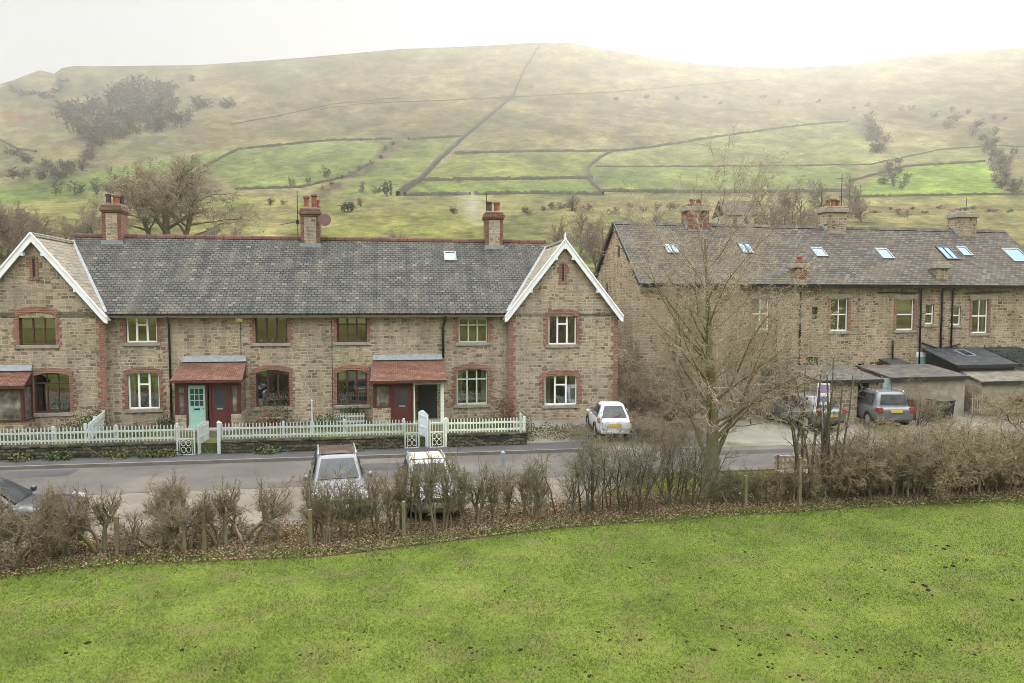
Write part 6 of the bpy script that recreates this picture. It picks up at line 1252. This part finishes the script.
bush('low green bush under the leftmost white arched window', gp(134,-2.5), .9, .3, LG, 6); bush('small dark bush by the downpipe and turquoise door', gp(166,-1.2), .45, .4, LD, 7)
bush('dark bush at the left garden edge below the bay', gp(8,-3.2), 1.0, .35, LG, 8); bush('russet climber at the foot of the brick corner by the spiked gable', gp(505,-.8), .6, .9, LR, 9)
bush('small green bush beside the sage green window', gp(488,-2.5), .9, .35, LM, 10)
def g0(px, v, z): q = ROWL.W(Uz(px, 430, v)[0], v); q.z = z; return q
for i, (px, py, lb) in enumerate(((640,418,'olive ground cover beside the hatchback, against the gable corner'),(660,425,'olive ground cover in the middle of the bramble scrub'),(682,428,'olive ground cover left of the tall tree trunk'),(648,434,'olive ground cover nearest the road, right of the hatchback'))):
    q = at(px, py, .15); bush(lb, (q.x, q.y+.3, yard_pt(q.x, q.y)-.05), 1.3, .3, LM if i % 2 else LR, 60+i, 1300, .05)
bush('mossy mound of ground plants in front of the spiked gable', g0(552,-3.1,.0), 1.6, .4, LM, 11, 2200, .05); bush('second mossy mound nearer the white hatchback', g0(577,-2.6,.0), 1.2, .3, LM, 12, 1500, .05); bush('dark bush at the end of the greenish fence', g0(523,-3.8,.1), .5, .8, LD, 13)
for i, (px, lb) in enumerate(((20,'fern clump at the foot of the wall at the left edge'),(58,'fern clump at the wall foot left of the dividing fence'),(118,'fern clump at the wall foot below the leftmost white window'),(150,'broad fern clump at the wall foot below the turquoise door side'),(166,'fern clump right beside the hanging scrolled gate'),(268,'small weed clump at the foot of the middle wall'),(350,'small weed clump under the planter window wall foot'))):
    bush(lb, g0(px, WALLV-.12, .1), .55, .22, LG if i % 2 else LM, 30+i, 380, .06, 'fern_clump', 'ferns and weeds along the roadside wall')
pl, (a, b) = PLANTER; v, f = leaf_mesh(50, 700, (b-a)/2, .16, .2, .04); o = fastmesh('evergreens', v+np.array([0,-.0,.28]), f, LG, pl)
# ------------------------------------------------------------------ litter, grass, molehills, smoke
gr = np.random.RandomState(12)
def visible(n, ymin, ymax, power=2.0):
    """points on the ground inside the stretch of meadow that is overlooked"""
    u = gr.rand(n); Y = ymin*(ymax/ymin)**(u**1.0); X = (gr.rand(n)*2-1)*(.74*Y); return X, Y
HX = np.array([p.x for p in HEDGE]); HYY = np.array([p.y for p in HEDGE]); hyf = lambda x: np.interp(x, HX, HYY)
def blades(name, X, Y, Z, hgt, wid, lean, mat):
    n = len(X); a = gr.rand(n)*2*np.pi; dx, dy = np.cos(a)*wid, np.sin(a)*wid; b = gr.rand(n)*2*np.pi; lx, ly = np.cos(b)*lean*hgt, np.sin(b)*lean*hgt
    V = np.stack([np.stack([X-dx, Y-dy, Z], -1), np.stack([X+dx, Y+dy, Z], -1), np.stack([X+lx, Y+ly, Z+hgt], -1)], 1).reshape(-1,3)
    return fastmesh(name, V, np.arange(3*n).reshape(-1,3), mat)
mg = Mat('grass_blades', 1., .0); c = mg.ramp(mg.noise(.45, 6, rough=.65), [(.28,(.058,.088,.019)),(.5,(.086,.117,.025)),(.72,(.128,.147,.038))])
c = mg.mix(mg.ramp(mg.noise(1.4, 5), [(.5,(0,0,0)),(.7,(.75,)*3)]), c, (.145,.14,.065)); c = mg.mix(mg.ramp(mg.noise(3.4, 6, rough=.75), [(.46,(.75,)*3),(.6,(0,0,0))]), c, (.042,.062,.018)); c = mg.mix(mg.ramp(mg.noise(2.1, 5, rough=.7), [(.6,(0,0,0)),(.72,(.6,)*3)]), c, (.15,.135,.075))
sx = mg.n('ShaderNodeSeparateXYZ'); mg.l(mg.tc(), sx.inputs[0]); mp_ = mg.n('ShaderNodeMapRange'); mg.l(sx.outputs['Y'], mp_.inputs[0]); mp_.inputs[1].default_value = 19; mp_.inputs[2].default_value = 11; mp_.inputs[3].default_value = 0; mp_.inputs[4].default_value = .75
mo = mg.n('ShaderNodeMath', operation='MULTIPLY'); mg.l(mp_.outputs[0], mo.inputs[0]); mg.l(mg.ramp(mg.noise(.9, 5, rough=.7), [(.35,(.2,.2,.2)),(.6,(1,1,1))]), mo.inputs[1]); c = mg.mix(mo.outputs[0], c, (.135,.155,.027))
gi = mg.n('ShaderNodeNewGeometry'); c = mg.mix(.35, c, mg.ramp(gi.outputs['Random Per Island'], [(0,(.1,.1,.1)),(.5,(.5,.5,.5)),(1,(.86,.86,.84))]), 'OVERLAY')
mh_ = mg.n('ShaderNodeMapRange'); mg.l(sx.outputs['Y'], mh_.inputs[0]); mh_.inputs[1].default_value = 15.; mh_.inputs[2].default_value = 21.; mh_.inputs[3].default_value = 0; mh_.inputs[4].default_value = .6; c = mg.mix(mh_.outputs[0], c, (.055,.105,.018)); mg.col(c)
vm = mg.n('ShaderNodeMix', data_type='VECTOR'); vm.inputs[0].default_value = .7; mg.l(gi.outputs['Normal'], vm.inputs[4]); vm.inputs[5].default_value = (0,0,1); vn = mg.n('ShaderNodeVectorMath', operation='NORMALIZE'); mg.l(vm.outputs[1], vn.inputs[0]); mg.l(vn.outputs[0], mg.b.inputs['Normal'])   # sward lit as a soft mat, not as stiff cards
X, Y = visible(330000, 9.5, 27); patch = fbm(X*1.6+100, Y*1.6+100, 3, 77); k = (Y < hyf(X)-.75+.35*np.sin(X*2.3)+(gr.rand(len(X))-.5)*.5); X, Y, patch = X[k], Y[k], patch[k]
hg = (.015+.028*gr.rand(len(X)))*(.4+1.3*patch)
near = np.clip((Y-(hyf(X)-2.0))/1.2, 0, 1); hg = hg*(1+1.2*near*gr.rand(len(X)))
ne = 16000; Xe = gr.uniform(-16, 23, ne); Ye = hyf(Xe)-.85+gr.normal(0,.22,ne)*(1+.6*np.sin(Xe*1.7)); X = np.concatenate([X, Xe]); Y = np.concatenate([Y, Ye]); hg = np.concatenate([hg, .05+.09*gr.rand(ne)**2])
o = blades('meadow_grass', X, Y, np.full(len(X), -.015), hg, .0055*(1+Y/26), .8, mg.m); tag(o, kind='stuff')
# longer rough grass and bents at the hedge foot and between hedge and lane
mr_ = Mat('dry_bents', 1., .0); gi = mr_.n('ShaderNodeNewGeometry'); mr_.col(mr_.mix(.6, mr_.ramp(mr_.noise(.8, 4), [(.3,(.10,.105,.035)),(.6,(.20,.165,.085)),(.8,(.26,.20,.11))]), mr_.ramp(gi.outputs['Random Per Island'], [(0,(.2,.2,.2)),(1,(.8,.8,.8))]), 'OVERLAY'))
n = 26000; X = gr.uniform(-17, 24, n); Y = hyf(X)+gr.normal(.3, .8, n); o = blades('dry_grass', X, Y, np.full(n, -.01), .05+.16*gr.rand(n)**2, .008, .7, mr_.m); tag(o, kind='stuff')
n = 60000; X = gr.uniform(1.0, 26, n); Y = hyf(X)+gr.uniform(.3, 5.8, n); d = (X-ROWL.o.x)*ROWL.n.x+(Y-ROWL.o.y)*ROWL.n.y; k = (d < -10.5) & (X > 2.2+gr.rand(n)); X, Y = X[k], Y[k]
mv = Mat('verge_grass', 1., .0); mv.col(mv.ramp(mv.noise(.9, 5), [(.3,(.09,.12,.03)),(.5,(.14,.16,.045)),(.7,(.19,.165,.08))])); o = blades('verge_grass', X, Y, np.full(len(X), -.04), .05+.11*gr.rand(len(X)), .009, .6, mv.m); tag(o, kind='stuff')
# leaf litter under the hedge
ml = Mat('fallen_leaves', .95, .05); gi = ml.n('ShaderNodeNewGeometry'); ml.col(ml.ramp(gi.outputs['Random Per Island'], [(0,(.07,.045,.028)),(.35,(.15,.10,.062)),(.7,(.23,.165,.105)),(1,(.30,.24,.165))]))
n = 100000; X = gr.uniform(-17, 24, n); Y = hyf(X)+np.clip(gr.normal(.3, .8, n), -1.15, 1.8+.3*np.sin(X)); Z = .005+.05*gr.rand(n)
a = gr.randn(n,3); a[:,2] *= .45; a /= np.linalg.norm(a, axis=1, keepdims=True); b = np.cross(a, np.array([0,0,1.])+gr.randn(n,3)*.5); b /= np.linalg.norm(b, axis=1, keepdims=True); s = (.014+.026*gr.rand(n))[:,None]; c = np.stack([X, Y, Z], -1)
o = fastmesh('fallen_leaves', np.stack([c-a*s, c+b*s*.6, c+a*s, c-b*s*.6], 1).reshape(-1,3), np.arange(4*n).reshape(-1,4), ml.m); tag(o, kind='stuff')
# long pale stalks along the far side of the road
stalk = []
rr = random.Random(4)
for i in range(70):
    u = rr.uniform(-16, 9); p = ROWL.W(u, rr.uniform(-9.6,-6.6)) if False else ROWL.W(u, WALLV-.05-rr.random()*.1); L_ = rr.uniform(.5, 1.1); d = Vector((rr.gauss(0,.5), -.2, 1)).normalized(); pts = [p]
    for k in range(4): d = (d+Vector((d.x*.25, 0, -.12))).normalized(); p = p+d*L_/4; pts.append(p)
    stalk.append((pts, [.008,.007,.006,.005,.003]))
v, f = tubes_mesh(stalk, 3); o = fastmesh('dry_stalks', v, f, M['twig_straw']); tag(o, kind='stuff')
# molehills and clods on the meadow
def clod(seed):
    r = random.Random(seed); h = MB(); n = 9; rings = 4; V = []
    for i in range(rings):
        t = i/(rings-1)*math.pi/2
        for k in range(n): a = 2*math.pi*k/n; rad = math.cos(t)*(1+r.gauss(0,.18))+.02; V.append((math.cos(a)*rad, math.sin(a)*rad, math.sin(t)*(.7+r.gauss(0,.12))-.1))
    F_ = [(i*n+k, i*n+(k+1)%n, (i+1)*n+(k+1)%n, (i+1)*n+k) for i in range(rings-1) for k in range(n)]; h.add(V, F_); return h
mc = gmat('dark_earth', [(.3,(.014,.011,.008)),(.7,(.036,.027,.019))], 6, 40, 1, 1, .02)
CL = []
for i in range(5): o = clod(i).build('clod', mc, None); CL.append(o.data); bpy.data.objects.remove(o)
cr = random.Random(21)
spots = [(948,546),(944,549),(928,590),(925,586),(953,566),(88,643),(66,653),(364,632),(276,532),(380,560),(700,578),(660,600),(722,626),(730,628),(745,552),(715,541),(734,576),(816,637),(836,637),(826,654),(846,650),(857,652),(862,650),(905,652),(915,654),(920,656),(1009,646),(788,635),(760,655),(696,610),(686,641),(790,677),(768,667),(714,650),(650,560),(630,568),(560,598),(610,640),(598,632),(590,676),(660,625),(505,591),(360,650),(348,640),(400,667),(420,606),(435,640),(470,648),(300,655),(255,648),(215,670),(182,650),(470,676),(540,670),(520,650),(830,600),(885,570),(1000,532),(868,594),(900,664),(880,668),(950,640),(975,655),(1012,600),(640,640),(620,654),(575,655),(675,668),(740,640),(805,610)]
for i, (x, y) in enumerate(spots):
    k = 1 if i % 5 == 0 else cr.choice((2,3,4))
    for j in range(k):
        p = at(x+cr.uniform(-14,14)*(j > 0), y+cr.uniform(-6,6)*(j > 0), -.01); o = bpy.data.objects.new('earth_clod', CL[cr.randint(0,4)]); COL.objects.link(o); s = cr.uniform(.02,.042)*(1.8 if i < 6 else 1)*(1 if j == 0 else .6); o.location = p; o.scale = (s*1.3, s, s*.8); o.rotation_euler[2] = cr.uniform(0,6); tag(o, 'small dark clod of earth lying on the mossy meadow', 'clod', 'dark earth clods scattered on the meadow')
# chimney smoke drifting left
sm_ = bpy.data.materials.new('chimney_smoke'); sm_.use_nodes = True; t = sm_.node_tree; t.nodes.clear(); pv = t.nodes.new('ShaderNodeVolumePrincipled'); pv.inputs['Color'].default_value = (.95,.96,.97,1)
tc_ = t.nodes.new('ShaderNodeTexCoord'); no = t.nodes.new('ShaderNodeTexNoise'); no.inputs['Scale'].default_value = 2.2; no.inputs['Detail'].default_value = 4; t.links.new(tc_.outputs['Object'], no.inputs['Vector'])
ln = t.nodes.new('ShaderNodeVectorMath'); ln.operation = 'LENGTH'; t.links.new(tc_.outputs['Object'], ln.inputs[0]); m1 = t.nodes.new('ShaderNodeMapRange'); t.links.new(ln.outputs['Value'], m1.inputs[0]); m1.inputs[1].default_value = 1.0; m1.inputs[2].default_value = .1; m1.inputs[3].default_value = 0; m1.inputs[4].default_value = .55
m2 = t.nodes.new('ShaderNodeMath'); m2.operation = 'MULTIPLY'; t.links.new(m1.outputs[0], m2.inputs[0]); t.links.new(no.outputs[0], m2.inputs[1]); t.links.new(m2.outputs[0], pv.inputs['Density'])
oo = t.nodes.new('ShaderNodeOutputMaterial'); t.links.new(pv.outputs[0], oo.inputs['Volume'])
h = MB(); n = 16; V = []; 
for i in range(1, 8):
    for k in range(n): a = math.pi*i/8; b_ = 2*math.pi*k/n; V.append((math.sin(a)*math.cos(b_), math.sin(a)*math.sin(b_), math.cos(a)))
V += [(0,0,1),(0,0,-1)]; F_ = [(i*n+k, (i+1)*n+k, (i+1)*n+(k+1)%n, i*n+(k+1)%n) for i in range(6) for k in range(n)] + [(7*n, k, (k+1)%n) for k in range(n)] + [(7*n+1, 6*n+(k+1)%n, 6*n+k) for k in range(n)]
h.add(V, F_); o = h.build('chimney_smoke', sm_); o.location = CH3+Vector((-.75, .3, -.75)); o.scale = (.85,.7,1.25); o.rotation_euler = (0, R(-25), 0); tag(o, 'white puff of smoke beside the right chimney of the long slate roof', 'smoke', kind='stuff')
